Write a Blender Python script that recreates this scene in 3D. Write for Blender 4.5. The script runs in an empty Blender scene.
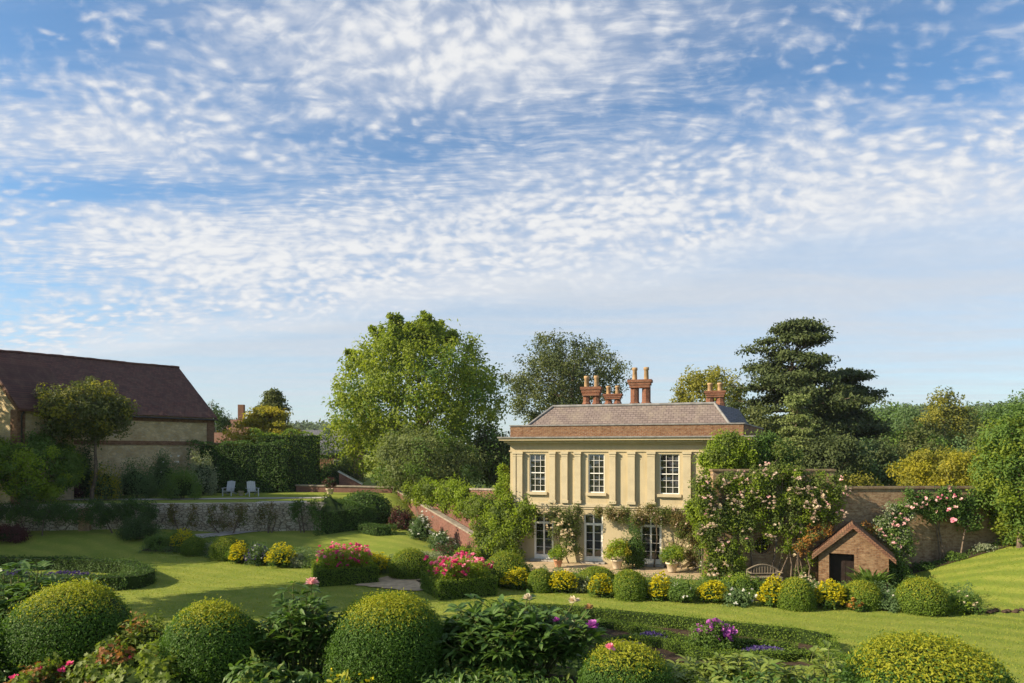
import bpy, math, random
import numpy as np
from math import radians as R, sin, cos, tan, pi

scn = bpy.context.scene
COL = scn.collection
# ------------------------------------------------------------------ camera
EYE, FPX, HOR = 6.3, 700.0, 450.0            # eye height, focal length in px, horizon row
cam = bpy.data.objects.new('camera', bpy.data.cameras.new('camera'))
COL.objects.link(cam)
cam.location = (0, 0, EYE); cam.rotation_euler = (R(90), 0, 0)
cam.data.sensor_width = 36; cam.data.lens = FPX / 1024 * 36
cam.data.shift_y = (HOR - 341.5) / 1024
cam.data.clip_start = 0.1; cam.data.clip_end = 8000
scn.camera = cam
# ------------------------------------------------------------------ light
SUN_EL, SUN_DIR = 29.0, (-0.965, -0.262)     # direction on the ground TOWARDS the sun
scn.view_settings.view_transform = 'Standard'; scn.view_settings.look = 'None'
scn.view_settings.gamma = 1; scn.view_settings.use_curve_mapping = False
scn.view_settings.exposure = 1.0
az = math.atan2(SUN_DIR[0], SUN_DIR[1])      # from +Y towards +X
sd = bpy.data.lights.new('sun', 'SUN'); sd.energy = 5.0; sd.angle = R(0.5); sd.color = (1, .84, .61)
so = bpy.data.objects.new('sun', sd); COL.objects.link(so)
so.location = (-60, -16, 60)
so.rotation_euler = (R(90 - SUN_EL), 0, -az + pi)
# rotation: lamp -Z points from the sun to the scene
so.rotation_euler = (R(90 - SUN_EL), 0, math.atan2(SUN_DIR[1], SUN_DIR[0]) + pi / 2)

class NT:
    """small helper round a node tree"""
    def __init__(s, nt): s.nt = nt
    def n(s, typ, ins=None, **props):
        nd = s.nt.nodes.new(typ)
        for k, v in props.items(): setattr(nd, k, v)
        for k, v in (ins or {}).items(): s.set(nd.inputs[k], v)
        return nd
    def set(s, sock, v):
        if isinstance(v, bpy.types.NodeSocket): s.nt.links.new(v, sock)
        elif isinstance(v, bpy.types.Node): s.nt.links.new(v.outputs[0], sock)
        else:
            if sock.type == 'RGBA' and hasattr(v, '__len__') and len(v) == 3: v = (*v, 1)
            sock.default_value = v
    def m(s, op, a, b=0.0, c=0.0, clamp=False):
        nd = s.nt.nodes.new('ShaderNodeMath'); nd.operation = op; nd.use_clamp = clamp
        s.set(nd.inputs[0], a); s.set(nd.inputs[1], b)
        if op in ('MULTIPLY_ADD', 'SMOOTH_MIN'): s.set(nd.inputs[2], c)
        return nd.outputs[0]
    def ss(s, v, lo, hi, a=0.0, b=1.0):          # smoothstep
        nd = s.nt.nodes.new('ShaderNodeMapRange'); nd.interpolation_type = 'SMOOTHSTEP'
        s.set(nd.inputs[0], v)
        for i, x in enumerate((lo, hi, a, b)): s.set(nd.inputs[i + 1], x)
        return nd.outputs[0]
    def mix(s, f, a, b, blend='MIX'):
        nd = s.nt.nodes.new('ShaderNodeMix'); nd.data_type = 'RGBA'; nd.blend_type = blend
        s.set(nd.inputs[0], f); s.set(nd.inputs[6], a); s.set(nd.inputs[7], b)
        return nd.outputs[2]
    def noise(s, vec, scale, detail=4, rough=.5, dist=0.0, lac=2.0):
        nd = s.n('ShaderNodeTexNoise', {'Vector': vec, 'Scale': scale, 'Detail': detail, 'Roughness': rough, 'Distortion': dist, 'Lacunarity': lac})
        return nd.outputs['Fac']
    def comb(s, x, y, z=0.0):
        return s.n('ShaderNodeCombineXYZ', {0: x, 1: y, 2: z}).outputs[0]

world = bpy.data.worlds.new('World'); scn.world = world; world.use_nodes = True
w = NT(world.node_tree); w.nt.nodes.clear()
sky = w.n('ShaderNodeTexSky', sky_type='NISHITA', sun_disc=False, sun_elevation=R(SUN_EL), sun_rotation=az,
          altitude=80, air_density=1.0, dust_density=.6, ozone_density=1.6)
d = w.n('ShaderNodeSeparateXYZ', {0: w.n('ShaderNodeTexCoord').outputs['Generated']})
dx, dy, dz = d.outputs
# cloud cover, one altocumulus sheet of small puffs in front of a smooth thin stratus sheet
WHITE = (5.1, 5.1, 5.1, 1); GREYW = (3.9, 4.1, 4.55, 1); GREY = (3.75, 3.98, 4.32, 1); SKYMUL = (.66, .88, 1.0, 1)
BLOBS = ((.95, 1.78, .55, .34, -.30), (-1.15, 1.62, .45, .2, -.32), (-1.45, 2.62, .5, .15, -.5), (-1.4, 2.16, .45, .16, .4),
         (-.25, 1.72, .6, .2, .45), (-.15, 2.2, .3, .2, -.12), (-1.4, 3.3, 1.0, .5, .45), (.4, 2.6, .6, .4, .15), (-2.6, 5.6, .9, .5, -.3),
         (.1, 3.1, .8, .35, .12))
zz = w.m('ADD', w.m('MAXIMUM', dz, 0.0), .012)
cx = w.m('DIVIDE', dx, zz); cy = w.m('DIVIDE', dy, zz)       # the point of the cloud layer overhead, in layer heights
P = w.comb(cx, cy)
# the puffs are as tall as they are wide, so they foreshorten less than a flat sheet: a rounder shell for them
z2 = w.m('ADD', w.m('MAXIMUM', dz, 0.0), .42)
Q = w.comb(w.m('DIVIDE', dx, z2), w.m('DIVIDE', dy, z2))
side = w.m('ADD', cy, w.m('MULTIPLY', cx, .60))              # straight edge of the stratus sheet: side = 3.65
def warped(base, sc, k):
    wn = w.n('ShaderNodeTexNoise', {'Vector': base, 'Scale': sc, 'Detail': 3.0})
    wv = w.n('ShaderNodeVectorMath', {0: wn.outputs['Color'], 1: (.5, .5, .5)}, operation='SUBTRACT')
    s_ = w.n('ShaderNodeVectorMath', {0: wv.outputs[0], 3: k}, operation='SCALE')
    return w.n('ShaderNodeVectorMath', {0: base, 1: s_.outputs[0]}, operation='ADD').outputs[0]
PW = warped(P, 1.3, .5); QW = warped(Q, 3.5, .10)
macro = w.noise(PW, .95, 4, .55)
rotm = w.n('ShaderNodeMapping', {'Vector': QW, 'Rotation': (0, 0, R(24)), 'Scale': (1.0, 1.3, 1)}).outputs[0]
puff = w.noise(rotm, 42.0, 3.0, .5, .25)
puff2 = w.noise(rotm, 11.0, 3.0, .5)
cell = w.n('ShaderNodeTexVoronoi', {'Vector': rotm, 'Scale': 40.0, 'Smoothness': .55, 'Randomness': .95}, feature='SMOOTH_F1')
cellv = w.m('SUBTRACT', .55, cell.outputs['Distance'])
rip = w.noise(w.n('ShaderNodeMapping', {'Vector': warped(P, 1.1, .5), 'Rotation': (0, 0, R(-62)), 'Scale': (1.0, 3.5, 1)}).outputs[0], 2.6, 5, .6)
def blob(px, py, sx, sy, amp):                               # a thicker or thinner place in the sheet
    a = w.m('DIVIDE', w.m('SUBTRACT', cx, px), sx); b = w.m('DIVIDE', w.m('SUBTRACT', cy, py), sy)
    e = w.m('ADD', w.m('MULTIPLY', a, a), w.m('MULTIPLY', b, b))
    return w.m('MULTIPLY', w.m('EXPONENT', w.m('MULTIPLY', e, -1.0)), amp)
blobs = 0.0
for bb in BLOBS:
    blobs = w.m('ADD', blobs, blob(*bb))
cov = w.m('ADD', w.m('MULTIPLY', w.m('SUBTRACT', macro, .5), 1.1), blobs)
cov = w.m('ADD', cov, w.m('MULTIPLY', w.m('SUBTRACT', rip, .5), .8))
cov = w.m('ADD', cov, w.ss(side, 1.9, 3.7, .10, .42))
dens = w.m('ADD', w.m('MULTIPLY', w.m('SUBTRACT', puff, .5), 2.4), w.m('MULTIPLY', cellv, 1.5))
dens = w.m('ADD', dens, w.m('MULTIPLY', w.m('SUBTRACT', puff2, .5), 1.3))
big = w.noise(rotm, 21.0, 4.0, .55, .4)                        # coarser cells in places, so the puffs vary in size
fib = w.noise(w.n('ShaderNodeMapping', {'Vector': warped(P, 2.2, .22), 'Rotation': (0, 0, R(-58)), 'Scale': (1.0, 4.2, 1)}).outputs[0], 7.5, 6, .62)
kind = w.ss(w.noise(w.n('ShaderNodeMapping', {'Vector': PW, 'Location': (3.1, 1.7, 0)}).outputs[0], 1.05, 2), .42, .58)
dens = w.mix(w.ss(w.noise(w.n('ShaderNodeMapping', {'Vector': PW, 'Location': (7, 2, 0)}).outputs[0], 1.6, 2), .42, .6), dens, w.m('ADD', w.m('MULTIPLY', w.m('SUBTRACT', big, .5), 3.2), w.m('MULTIPLY', dens, .35)))
dens = w.mix(w.m('MULTIPLY', w.m('MULTIPLY', kind, .6), w.ss(side, 3.0, 2.2)), dens, w.m('ADD', w.m('MULTIPLY', w.m('SUBTRACT', fib, .5), 3.4), w.m('MULTIPLY', dens, .35)))
dens = w.m('ADD', dens, w.m('MULTIPLY', cov, 1.35))
alto = w.ss(dens, -.32, 1.2)
veil = w.m('MULTIPLY', w.ss(cov, -.35, .8), .62)            # thin milk between the puffs
alto = w.m('SUBTRACT', 1.0, w.m('MULTIPLY', w.m('SUBTRACT', 1.0, alto), w.m('SUBTRACT', 1.0, veil)))
edge = w.m('ADD', side, w.m('ADD', w.m('MULTIPLY', w.m('SUBTRACT', macro, .5), 1.7), w.m('MULTIPLY', w.m('SUBTRACT', puff2, .5), .5)))
alto = w.m('MULTIPLY', alto, w.ss(edge, 3.5, 4.6, 1.0, .10))
strat = w.ss(edge, 3.2, 4.1)
wisp = w.noise(w.n('ShaderNodeMapping', {'Vector': PW, 'Rotation': (0, 0, R(-31)), 'Scale': (.25, 1.1, 1)}).outputs[0], 1.2, 5, .6)
strat = w.m('MULTIPLY', strat, w.ss(wisp, .3, .7, .62, 1.0))
strat = w.m('MULTIPLY', strat, w.ss(dz, .0, .22, .80, 1.0))
skyc = w.mix(1.0, sky.outputs[0], SKYMUL, 'MULTIPLY')
stc = w.mix(w.ss(edge, 3.4, 4.8), WHITE, GREY)
c1 = w.mix(w.m('MULTIPLY', strat, .9), skyc, stc)
c2 = w.mix(w.m('MULTIPLY', alto, .95), c1, w.mix(w.ss(dens, .2, 1.5), GREYW, WHITE))
bg = w.n('ShaderNodeBackground', {'Color': c2, 'Strength': .088})
w.n('ShaderNodeOutputWorld', {'Surface': bg.outputs[0]})

# ------------------------------------------------------------------ mesh building
rng = np.random.default_rng(11)
def ss_(x, a, b):
    t = np.clip((np.asarray(x, float) - a) / (b - a), 0, 1); return t * t * (3 - 2 * t)
def nrm(v):
    return v / np.maximum(np.linalg.norm(v, axis=-1, keepdims=True), 1e-9)

class MB:
    """collects geometry, then links it as ONE mesh object"""
    def __init__(s): s.V = []; s.F = []; s.n = 0
    def add(s, V, F, mi=0, rnd=.5, smooth=False):
        V = np.asarray(V, float).reshape(-1, 3); F = np.asarray(F, int)
        nf = len(F)
        s.F.append((F + s.n, np.broadcast_to(mi, nf), np.broadcast_to(rnd, nf), np.broadcast_to(smooth, nf)))
        s.V.append(V); s.n += len(V); return s
    def box(s, c, size, rz=0.0, mi=0, rnd=.5, rx=0.0, ry=0.0):
        h = np.array(size) / 2
        v = np.array([[x, y, z] for z in (-1, 1) for y in (-1, 1) for x in (-1, 1)]) * h
        if rx: c_, s_ = cos(rx), sin(rx); v = v @ np.array([[1, 0, 0], [0, c_, s_], [0, -s_, c_]])
        if ry: c_, s_ = cos(ry), sin(ry); v = v @ np.array([[c_, 0, -s_], [0, 1, 0], [s_, 0, c_]])
        if rz: c_, s_ = cos(rz), sin(rz); v = v @ np.array([[c_, s_, 0], [-s_, c_, 0], [0, 0, 1]])
        return s.add(v + np.array(c), [[0, 2, 3, 1], [4, 5, 7, 6], [0, 1, 5, 4], [2, 6, 7, 3], [0, 4, 6, 2], [1, 3, 7, 5]], mi, rnd)
    def span(s, a, b, mi=0, rnd=.5):                # box from corner to corner
        a = np.array(a, float); b = np.array(b, float); return s.box((a + b) / 2, b - a, 0, mi, rnd)
    def quad(s, a, b, c, d_, mi=0, rnd=.5): return s.add([a, b, c, d_], [[0, 1, 2, 3]], mi, rnd)
    def poly(s, pts, mi=0): return s.add(pts, [list(range(len(pts)))], mi)
    def prism(s, pts, off, mi=0):                   # planar outline pushed along off
        n = len(pts); a = np.array(pts, float); b = a + np.array(off, float)
        s.add(np.vstack([a, b]), [[i, (i + 1) % n, n + (i + 1) % n, n + i] for i in range(n)], mi)
        s.poly(a[::-1], mi); s.poly(b, mi); return s
    def tube(s, pts, rad, k=6, mi=0, rnd=.5):
        p = np.array(pts, float); m_ = len(p); rad = np.broadcast_to(rad, m_)
        t = nrm(np.gradient(p, axis=0)); ref = np.array([0, 0, 1.0]) if abs(t[0, 2]) < .8 else np.array([1.0, 0, 0])
        a = nrm(np.cross(t, ref)); b = np.cross(t, a)
        an = np.arange(k) / k * 2 * pi
        V = p[:, None] + rad[:, None, None] * (np.cos(an)[None, :, None] * a[:, None] + np.sin(an)[None, :, None] * b[:, None])
        F = [[i * k + j, i * k + (j + 1) % k, (i + 1) * k + (j + 1) % k, (i + 1) * k + j] for i in range(m_ - 1) for j in range(k)]
        return s.add(V, F, mi, rnd, True)
    def lathe(s, c, prof, k=16, mi=0, smooth=True):
        an = np.arange(k) / k * 2 * pi; pr = np.array(prof, float)
        V = np.stack([pr[:, 0, None] * np.cos(an), pr[:, 0, None] * np.sin(an), np.repeat(pr[:, 1, None], k, 1)], -1) + np.array(c)
        F = [[i * k + j, i * k + (j + 1) % k, (i + 1) * k + (j + 1) % k, (i + 1) * k + j] for i in range(len(pr) - 1) for j in range(k)]
        return s.add(V, F, mi, .5, smooth)
    def dome(s, c, rad, mi=0, nu=20, nv=10, zmin=-.3, bump=0.0, seed=0):
        r_ = np.random.default_rng(seed); ph = r_.uniform(0, 6, 6)
        V = []; F = []
        for i in range(nv + 1):
            th = -math.asin(-zmin) + (pi / 2 + math.asin(-zmin)) * i / nv if zmin < 0 else pi / 2 * i / nv
            for j in range(nu):
                a = 2 * pi * j / nu
                k = 1 + bump * (sin(3 * a + ph[0]) * cos(2 * th + ph[1]) + .6 * sin(5 * a + ph[2] + 3 * th))
                V.append((c[0] + rad[0] * k * cos(th) * cos(a), c[1] + rad[1] * k * cos(th) * sin(a), c[2] + rad[2] * k * sin(th)))
        for i in range(nv):
            for j in range(nu):
                F.append([i * nu + j, i * nu + (j + 1) % nu, (i + 1) * nu + (j + 1) % nu, (i + 1) * nu + j])
        return s.add(V, F, mi, .5, True)
    def leaves(s, P_, N_, size, tm='diamond', mi=0, rnd=None, jit=.6, droop=.2, T=None, aspect=1.0, rg=None):
        rg = rg or rng
        P_ = np.asarray(P_, float); n = len(P_)
        if n == 0: return s
        nn = nrm(nrm(np.asarray(N_, float)) + jit * rg.normal(size=(n, 3)))
        t = rg.normal(size=(n, 3)) if T is None else np.asarray(T, float) + .25 * rg.normal(size=(n, 3))
        t = t + np.array([0, 0, -droop])
        t = nrm(t - nn * np.sum(t * nn, 1, keepdims=True)); b = np.cross(nn, t)
        sz = np.broadcast_to(size, n) * rg.uniform(.7, 1.25, n)
        tv, tf = TM[tm]
        tv = np.array(tv, float) * np.array([1, aspect, 1])
        V = P_[:, None] + sz[:, None, None] * (tv[None, :, 0, None] * t[:, None] + tv[None, :, 1, None] * b[:, None] + tv[None, :, 2, None] * nn[:, None])
        if rnd is None: rnd = rg.uniform(0, 1, n)
        rnd = np.broadcast_to(rnd, n); mi = np.broadcast_to(mi, n)
        k = len(tv); base = np.arange(n)[:, None, None] * k
        first = True
        for sz_ in (3, 4):
            f = [q for q in tf if len(q) == sz_]
            if not f: continue
            F = (np.array(f)[None] + base).reshape(-1, sz_)
            if first: s.add(V, F, np.repeat(mi, len(f)), np.repeat(rnd, len(f))); off = s.n - n * k; first = False
            else:
                s.F.append((F + off, np.repeat(mi, len(f)), np.repeat(rnd, len(f)), np.broadcast_to(False, len(F))))
        return s
    def build(s, name, mats, parent=None, loc=None):
        if not isinstance(mats, (list, tuple)): mats = [mats]
        V = np.vstack(s.V).astype(np.float32)
        me = bpy.data.meshes.new(name)
        me.vertices.add(len(V)); me.vertices.foreach_set('co', V.ravel())
        li = np.concatenate([f.ravel() for f, *_ in s.F]).astype(np.int32)
        lt = np.concatenate([np.full(len(f), f.shape[1]) for f, *_ in s.F]).astype(np.int32)
        ls = np.concatenate([[0], np.cumsum(lt)[:-1]]).astype(np.int32)
        me.loops.add(len(li)); me.loops.foreach_set('vertex_index', li)
        me.polygons.add(len(lt)); me.polygons.foreach_set('loop_start', ls); me.polygons.foreach_set('loop_total', lt)
        me.polygons.foreach_set('material_index', np.concatenate([m_ for _, m_, _, _ in s.F]).astype(np.int32))
        me.polygons.foreach_set('use_smooth', np.concatenate([q for *_, q in s.F]).astype(bool))
        at = me.attributes.new('rnd', 'FLOAT', 'FACE'); at.data.foreach_set('value', np.concatenate([r_ for _, _, r_, _ in s.F]).astype(np.float32))
        for m_ in mats: me.materials.append(m_)
        me.update(calc_edges=True); me.validate()
        o = bpy.data.objects.new(name, me); COL.objects.link(o)
        if parent: o.parent = parent
        if loc is not None: o.location = loc
        return o

TM = {
 'diamond': ([(0, 0, 0), (.45, .27, .07), (1, 0, -.03), (.45, -.27, .07)], [[0, 3, 2, 1]]),
 'lance': ([(0, 0, 0), (.34, 0, .02), (.7, 0, .01), (1, 0, -.12), (.3, .15, .07), (.66, .14, .05), (.3, -.15, .07), (.66, -.14, .05)],
           [[0, 1, 4], [1, 2, 5, 4], [2, 3, 5], [0, 6, 1], [1, 6, 7, 2], [2, 7, 3]]),
 'round': ([(0.45, 0, -.03), (0, .02, 0), (.12, .42, .05), (.55, .52, .06), (.92, .3, .03), (1, 0, -.05), (.92, -.3, .03), (.55, -.52, .06), (.12, -.42, .05)],
           [[0, 2, 1], [0, 3, 2], [0, 4, 3], [0, 5, 4], [0, 6, 5], [0, 7, 6], [0, 8, 7], [0, 1, 8]]),
 'palm': ([(.42, 0, -.04), (0, 0, 0), (.02, .34, .05), (.26, .22, 0), (.45, .55, .06), (.58, .24, 0), (1, .2, .03), (.8, 0, -.02), (1, -.2, .03), (.58, -.24, 0), (.45, -.55, .06), (.26, -.22, 0), (.02, -.34, .05)],
           [[0, i + 1, i] for i in range(1, 12)] + [[0, 1, 12]]),
 'strap': ([(0, .03, 0), (0, -.03, 0), (.4, .045, .1), (.4, -.045, .1), (.75, .035, .08), (.75, -.035, .08), (1, 0, -.08)],
           [[0, 1, 3, 2], [2, 3, 5, 4], [4, 5, 6]]),
}
def tag(o, label=None, cat=None, group=None, kind=None):
    for k, v in (('label', label), ('category', cat), ('group', group), ('kind', kind)):
        if v: o[k] = v
    return o
def thing(name, label, cat, loc, rz=0.0, group=None):
    o = bpy.data.objects.new(name, None); COL.objects.link(o)
    o.empty_display_size = .3; o.location = loc; o.rotation_euler = (0, 0, rz)
    return tag(o, label, cat, group)

# ------------------------------------------------------------------ materials
def mat(name):
    m_ = bpy.data.materials.new(name); m_.use_nodes = True
    k = NT(m_.node_tree); k.nt.nodes.clear()
    return m_, k
def finish(k, sh): k.n('ShaderNodeOutputMaterial', {'Surface': sh})
def principled(k, col, rough=.7, spec=.3, **ins):
    return k.n('ShaderNodeBsdfPrincipled', {'Base Color': col, 'Roughness': rough, 'Specular IOR Level': spec, **ins})
def leafmat(name, a, b, trans=.32, rough=.6, spec=.2, tcol=None):
    m_, k = mat(name)
    r_ = k.n('ShaderNodeAttribute', attribute_name='rnd').outputs['Fac']
    c = k.mix(r_, a, b)
    p = principled(k, c, rough, spec)
    t = k.n('ShaderNodeBsdfTranslucent', {'Color': k.mix(1.0, c, tcol or (1.5, 1.55, .7, 1), 'MULTIPLY')})
    finish(k, k.n('ShaderNodeMixShader', {0: trans, 1: p.outputs[0], 2: t.outputs[0]}).outputs[0])
    return m_
def plain(name, col, rough=.6, spec=.3, var=.15, scale=3.0, bump=0.0, bscale=30.0):
    m_, k = mat(name); oc = k.n('ShaderNodeTexCoord').outputs['Object']
    f = k.noise(oc, scale, 5, .6)
    lo = tuple(x * (1 - var) for x in col); hi = tuple(min(1, x * (1 + var)) for x in col)
    c = k.mix(k.ss(f, .3, .7), lo, hi)
    ins = {}
    if bump: ins['Normal'] = k.n('ShaderNodeBump', {'Height': k.noise(oc, bscale, 3), 'Strength': bump, 'Distance': .02}).outputs[0]
    finish(k, principled(k, c, rough, spec, **ins).outputs[0]); return m_
def brickmat(name, c1, c2, mortar, wash=None, wb=.225, hb=.075, off=.5, msize=.011, patch=.35):
    m_, k = mat(name); oc = k.n('ShaderNodeTexCoord').outputs['Object']
    s_ = k.n('ShaderNodeSeparateXYZ', {0: oc}).outputs
    uv = k.comb(k.m('ADD', s_[0], s_[1]), s_[2])
    br = k.n('ShaderNodeTexBrick', {'Vector': uv, 'Color1': c1, 'Color2': c2, 'Mortar': mortar, 'Scale': 1.0, 'Mortar Size': msize,
                                    'Mortar Smooth': .2, 'Brick Width': wb, 'Row Height': hb}, offset=off)
    big = k.noise(oc, .9, 5, .62); fine = k.noise(oc, 9.0, 4, .6)
    c = k.mix(k.ss(big, .35, .75, 0, patch), br.outputs['Color'], wash or mortar)
    c = k.mix(k.ss(fine, .3, .75, 0, .5), c, tuple(x * .5 for x in c1))
    stn = k.noise(k.n('ShaderNodeMapping', {'Vector': oc, 'Scale': (1, 1, .35)}).outputs[0], 1.7, 6, .68)
    c = k.mix(k.ss(stn, .46, .72, 0, patch), c, tuple(x * .42 for x in c2))
    mot = k.noise(k.n('ShaderNodeMapping', {'Vector': oc, 'Scale': (1, 1, 2.2)}).outputs[0], 3.6, 5, .75)
    c = k.mix(k.ss(mot, .50, .66, 0, .75 * patch), c, tuple(min(1, x * 1.35) for x in (wash or mortar)))
    c = k.mix(k.ss(mot, .50, .36, 0, .8 * patch), c, tuple(x * .38 for x in c1))
    bp = k.n('ShaderNodeBump', {'Height': k.m('ADD', br.outputs['Fac'], k.m('MULTIPLY', fine, -.8)), 'Strength': .6, 'Distance': -.02})
    finish(k, principled(k, c, .88, .2, Normal=bp.outputs[0]).outputs[0]); return m_
def stonemat(name, cols, mortar, scale=3.4):
    m_, k = mat(name); oc = k.n('ShaderNodeTexCoord').outputs['Object']
    s_ = k.n('ShaderNodeSeparateXYZ', {0: oc}).outputs
    uv = k.comb(k.m('ADD', s_[0], s_[1]), k.m('MULTIPLY', s_[2], 1.7), 0)
    v1 = k.n('ShaderNodeTexVoronoi', {'Vector': uv, 'Scale': scale, 'Randomness': .95}, feature='F1')
    v2 = k.n('ShaderNodeTexVoronoi', {'Vector': uv, 'Scale': scale, 'Randomness': .95}, feature='DISTANCE_TO_EDGE')
    rr = k.n('ShaderNodeSeparateColor', {0: v1.outputs['Color']}).outputs[0]
    c = k.mix(rr, cols[0], cols[1]); c = k.mix(k.ss(k.noise(oc, 1.1, 5, .6), .35, .7, 0, .7), c, cols[2])
    e = k.ss(v2.outputs['Distance'], .02, .09)
    c = k.mix(e, mortar, c)
    bp = k.n('ShaderNodeBump', {'Height': e, 'Strength': .8, 'Distance': .04})
    finish(k, principled(k, c, .9, .15, Normal=bp.outputs[0]).outputs[0]); return m_
def tilemat(name, c1, c2, moss, wb=.2, hb=.13, moss_amt=.5):
    m_, k = mat(name); oc = k.n('ShaderNodeTexCoord').outputs['Object']
    s_ = k.n('ShaderNodeSeparateXYZ', {0: oc}).outputs
    uv = k.comb(k.m('ADD', s_[0], k.m('MULTIPLY', s_[1], .01)), k.m('MULTIPLY', s_[2], 1.35))
    br = k.n('ShaderNodeTexBrick', {'Vector': uv, 'Color1': c1, 'Color2': c2, 'Mortar': tuple(x * .3 for x in c1), 'Scale': 1.0, 'Mortar Size': .012,
                                    'Brick Width': wb, 'Row Height': hb, 'Mortar Smooth': .3}, offset=.5)
    st = k.noise(k.n('ShaderNodeMapping', {'Vector': oc, 'Scale': (1.2, 1.2, .4)}).outputs[0], 1.3, 6, .65)
    c = k.mix(k.ss(st, .42, .78, 0, moss_amt), br.outputs['Color'], moss)
    c = k.mix(k.ss(k.noise(oc, 7, 3), .35, .7, 0, .4), c, tuple(x * .5 for x in c2))
    bp = k.n('ShaderNodeBump', {'Height': br.outputs['Fac'], 'Strength': .5, 'Distance': -.03})
    finish(k, principled(k, c, .8, .25, Normal=bp.outputs[0]).outputs[0]); return m_

M = {}
M['stucco'] = plain('buff_stucco', (.43, .335, .185), .8, .2, .10, 1.3, .15, 60)
def stuccomat(name, col):
    m_, k = mat(name); oc = k.n('ShaderNodeTexCoord').outputs['Object']
    st = k.noise(k.n('ShaderNodeMapping', {'Vector': oc, 'Scale': (2.2, 2.2, .28)}).outputs[0], 1.6, 6, .65)
    c = k.mix(k.ss(st, .42, .75, 0, .55), col, tuple(x * f for x, f in zip(col, (.70, .67, .60))))
    c = k.mix(k.ss(k.noise(oc, .8, 5, .6), .4, .7, 0, .45), c, tuple(min(1, x * f) for x, f in zip(col, (1.16, 1.13, 1.06))))
    bp = k.n('ShaderNodeBump', {'Height': k.noise(oc, 45, 4, .6), 'Strength': .2, 'Distance': .02})
    finish(k, principled(k, c, .85, .2, Normal=bp.outputs[0]).outputs[0]); return m_
M['stucco'] = stuccomat('buff_stucco', (.43, .365, .235))
M['stucco_pale'] = plain('pale_stucco', (.46, .395, .265), .75, .2, .08, 2)
M['white'] = plain('white_paint', (.80, .79, .74), .45, .4, .05)
M['brick'] = brickmat('orange_red_brick', (.19, .078, .04), (.28, .135, .065), (.27, .22, .16), (.19, .125, .075), patch=.75)
M['chim'] = brickmat('chimney_brick', (.22, .075, .04), (.29, .11, .06), (.22, .17, .12), (.12, .06, .04), patch=.6)
M['oldbrick'] = brickmat('old_wall_brick', (.29, .155, .085), (.38, .25, .14), (.34, .28, .19), (.31, .24, .15), patch=.8)
M['darkbrick'] = brickmat('dark_red_brick', (.19, .07, .055), (.25, .11, .08), (.22, .17, .14), (.13, .08, .06), patch=.6)  # dark red is the colour of the brick itself
M['flint'] = stonemat('rubble_stone', ((.36, .31, .23), (.58, .53, .44), (.25, .21, .14)), (.13, .105, .08))
M['barnstone'] = stonemat('barn_sandstone', ((.48, .36, .19), (.66, .54, .33), (.32, .24, .13)), (.44, .37, .25), 3.2)
M['slate'] = tilemat('weathered_slate', (.165, .130, .120), (.225, .180, .165), (.26, .22, .17), .28, .17, .75)
M['darkslate_shade'] = tilemat('dark_shade_slate', (.10, .11, .13), (.14, .14, .17), (.16, .15, .14), .28, .17, .3)  # own colour on the cottage; painted shade on the house's right hip
M['tile'] = tilemat('plum_clay_tile', (.070, .034, .030), (.125, .054, .042), (.14, .085, .06), .26, .2, .7)
M['redtile'] = tilemat('red_clay_tile', (.15, .07, .045), (.22, .115, .07), (.17, .13, .075), .17, .12, .7)
M['walltile'] = tilemat('lichened_wall_tile', (.20, .13, .08), (.28, .20, .12), (.30, .26, .15), .25, .12, .8)
M['lead'] = plain('lead', (.20, .195, .19), .6, .3, .25)
M['terracotta'] = plain('terracotta', (.46, .25, .15), .85, .15, .25, 5)
M['stonepot'] = plain('stone_pot', (.50, .42, .31), .9, .15, .2, 6)
M['potbuff'] = plain('buff_chimney_pot', (.33, .22, .12), .85, .15, .25, 5)
M['coping'] = plain('stone_coping', (.24, .21, .17), .85, .2, .25, 3)
M['wood'] = plain('weathered_teak', (.20, .165, .12), .75, .2, .2, 8)
M['paintwood'] = plain('grey_white_paint', (.42, .44, .45), .55, .3, .08)
M['hutbrick'] = brickmat('weathered_hut_brick', (.165, .080, .042), (.27, .145, .075), (.24, .19, .13), (.22, .155, .09), patch=.9)
M['door'] = plain('doorway_shadow_wood', (.016, .009, .007), .6, .3, .3, 6)  # near black paints the deep shadow of the doorway
M['iron'] = plain('black_iron', (.02, .02, .022), .5, .4, .1)
M['bark'] = plain('grey_brown_bark', (.13, .10, .075), .9, .1, .35, 6, .5, 20)
M['barkpale'] = plain('pale_bark', (.20, .16, .12), .9, .1, .35, 6, .5, 20)
M['stem'] = plain('green_stem', (.10, .11, .035), .7, .2, .25, 9)
M['redstem'] = plain('red_stem', (.20, .07, .05), .7, .2, .25, 9)
def glassmat():
    m_, k = mat('window_glass'); oc = k.n('ShaderNodeTexCoord').outputs['Object']
    c = k.mix(k.ss(k.noise(oc, .9, 2), .45, .65), (.012, .012, .016, 1), (.05, .05, .06, 1))
    bp = k.n('ShaderNodeBump', {'Height': k.noise(oc, 1.2, 2), 'Strength': .3, 'Distance': .15})
    g = k.n('ShaderNodeBsdfGlossy', {'Color': (.9, .93, 1, 1), 'Roughness': .03, 'Normal': bp.outputs[0]})
    finish(k, k.n('ShaderNodeMixShader', {0: .05, 1: principled(k, c, .04, .5, Normal=bp.outputs[0]).outputs[0], 2: g.outputs[0]}).outputs[0]); return m_
M['glass'] = glassmat()
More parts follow.
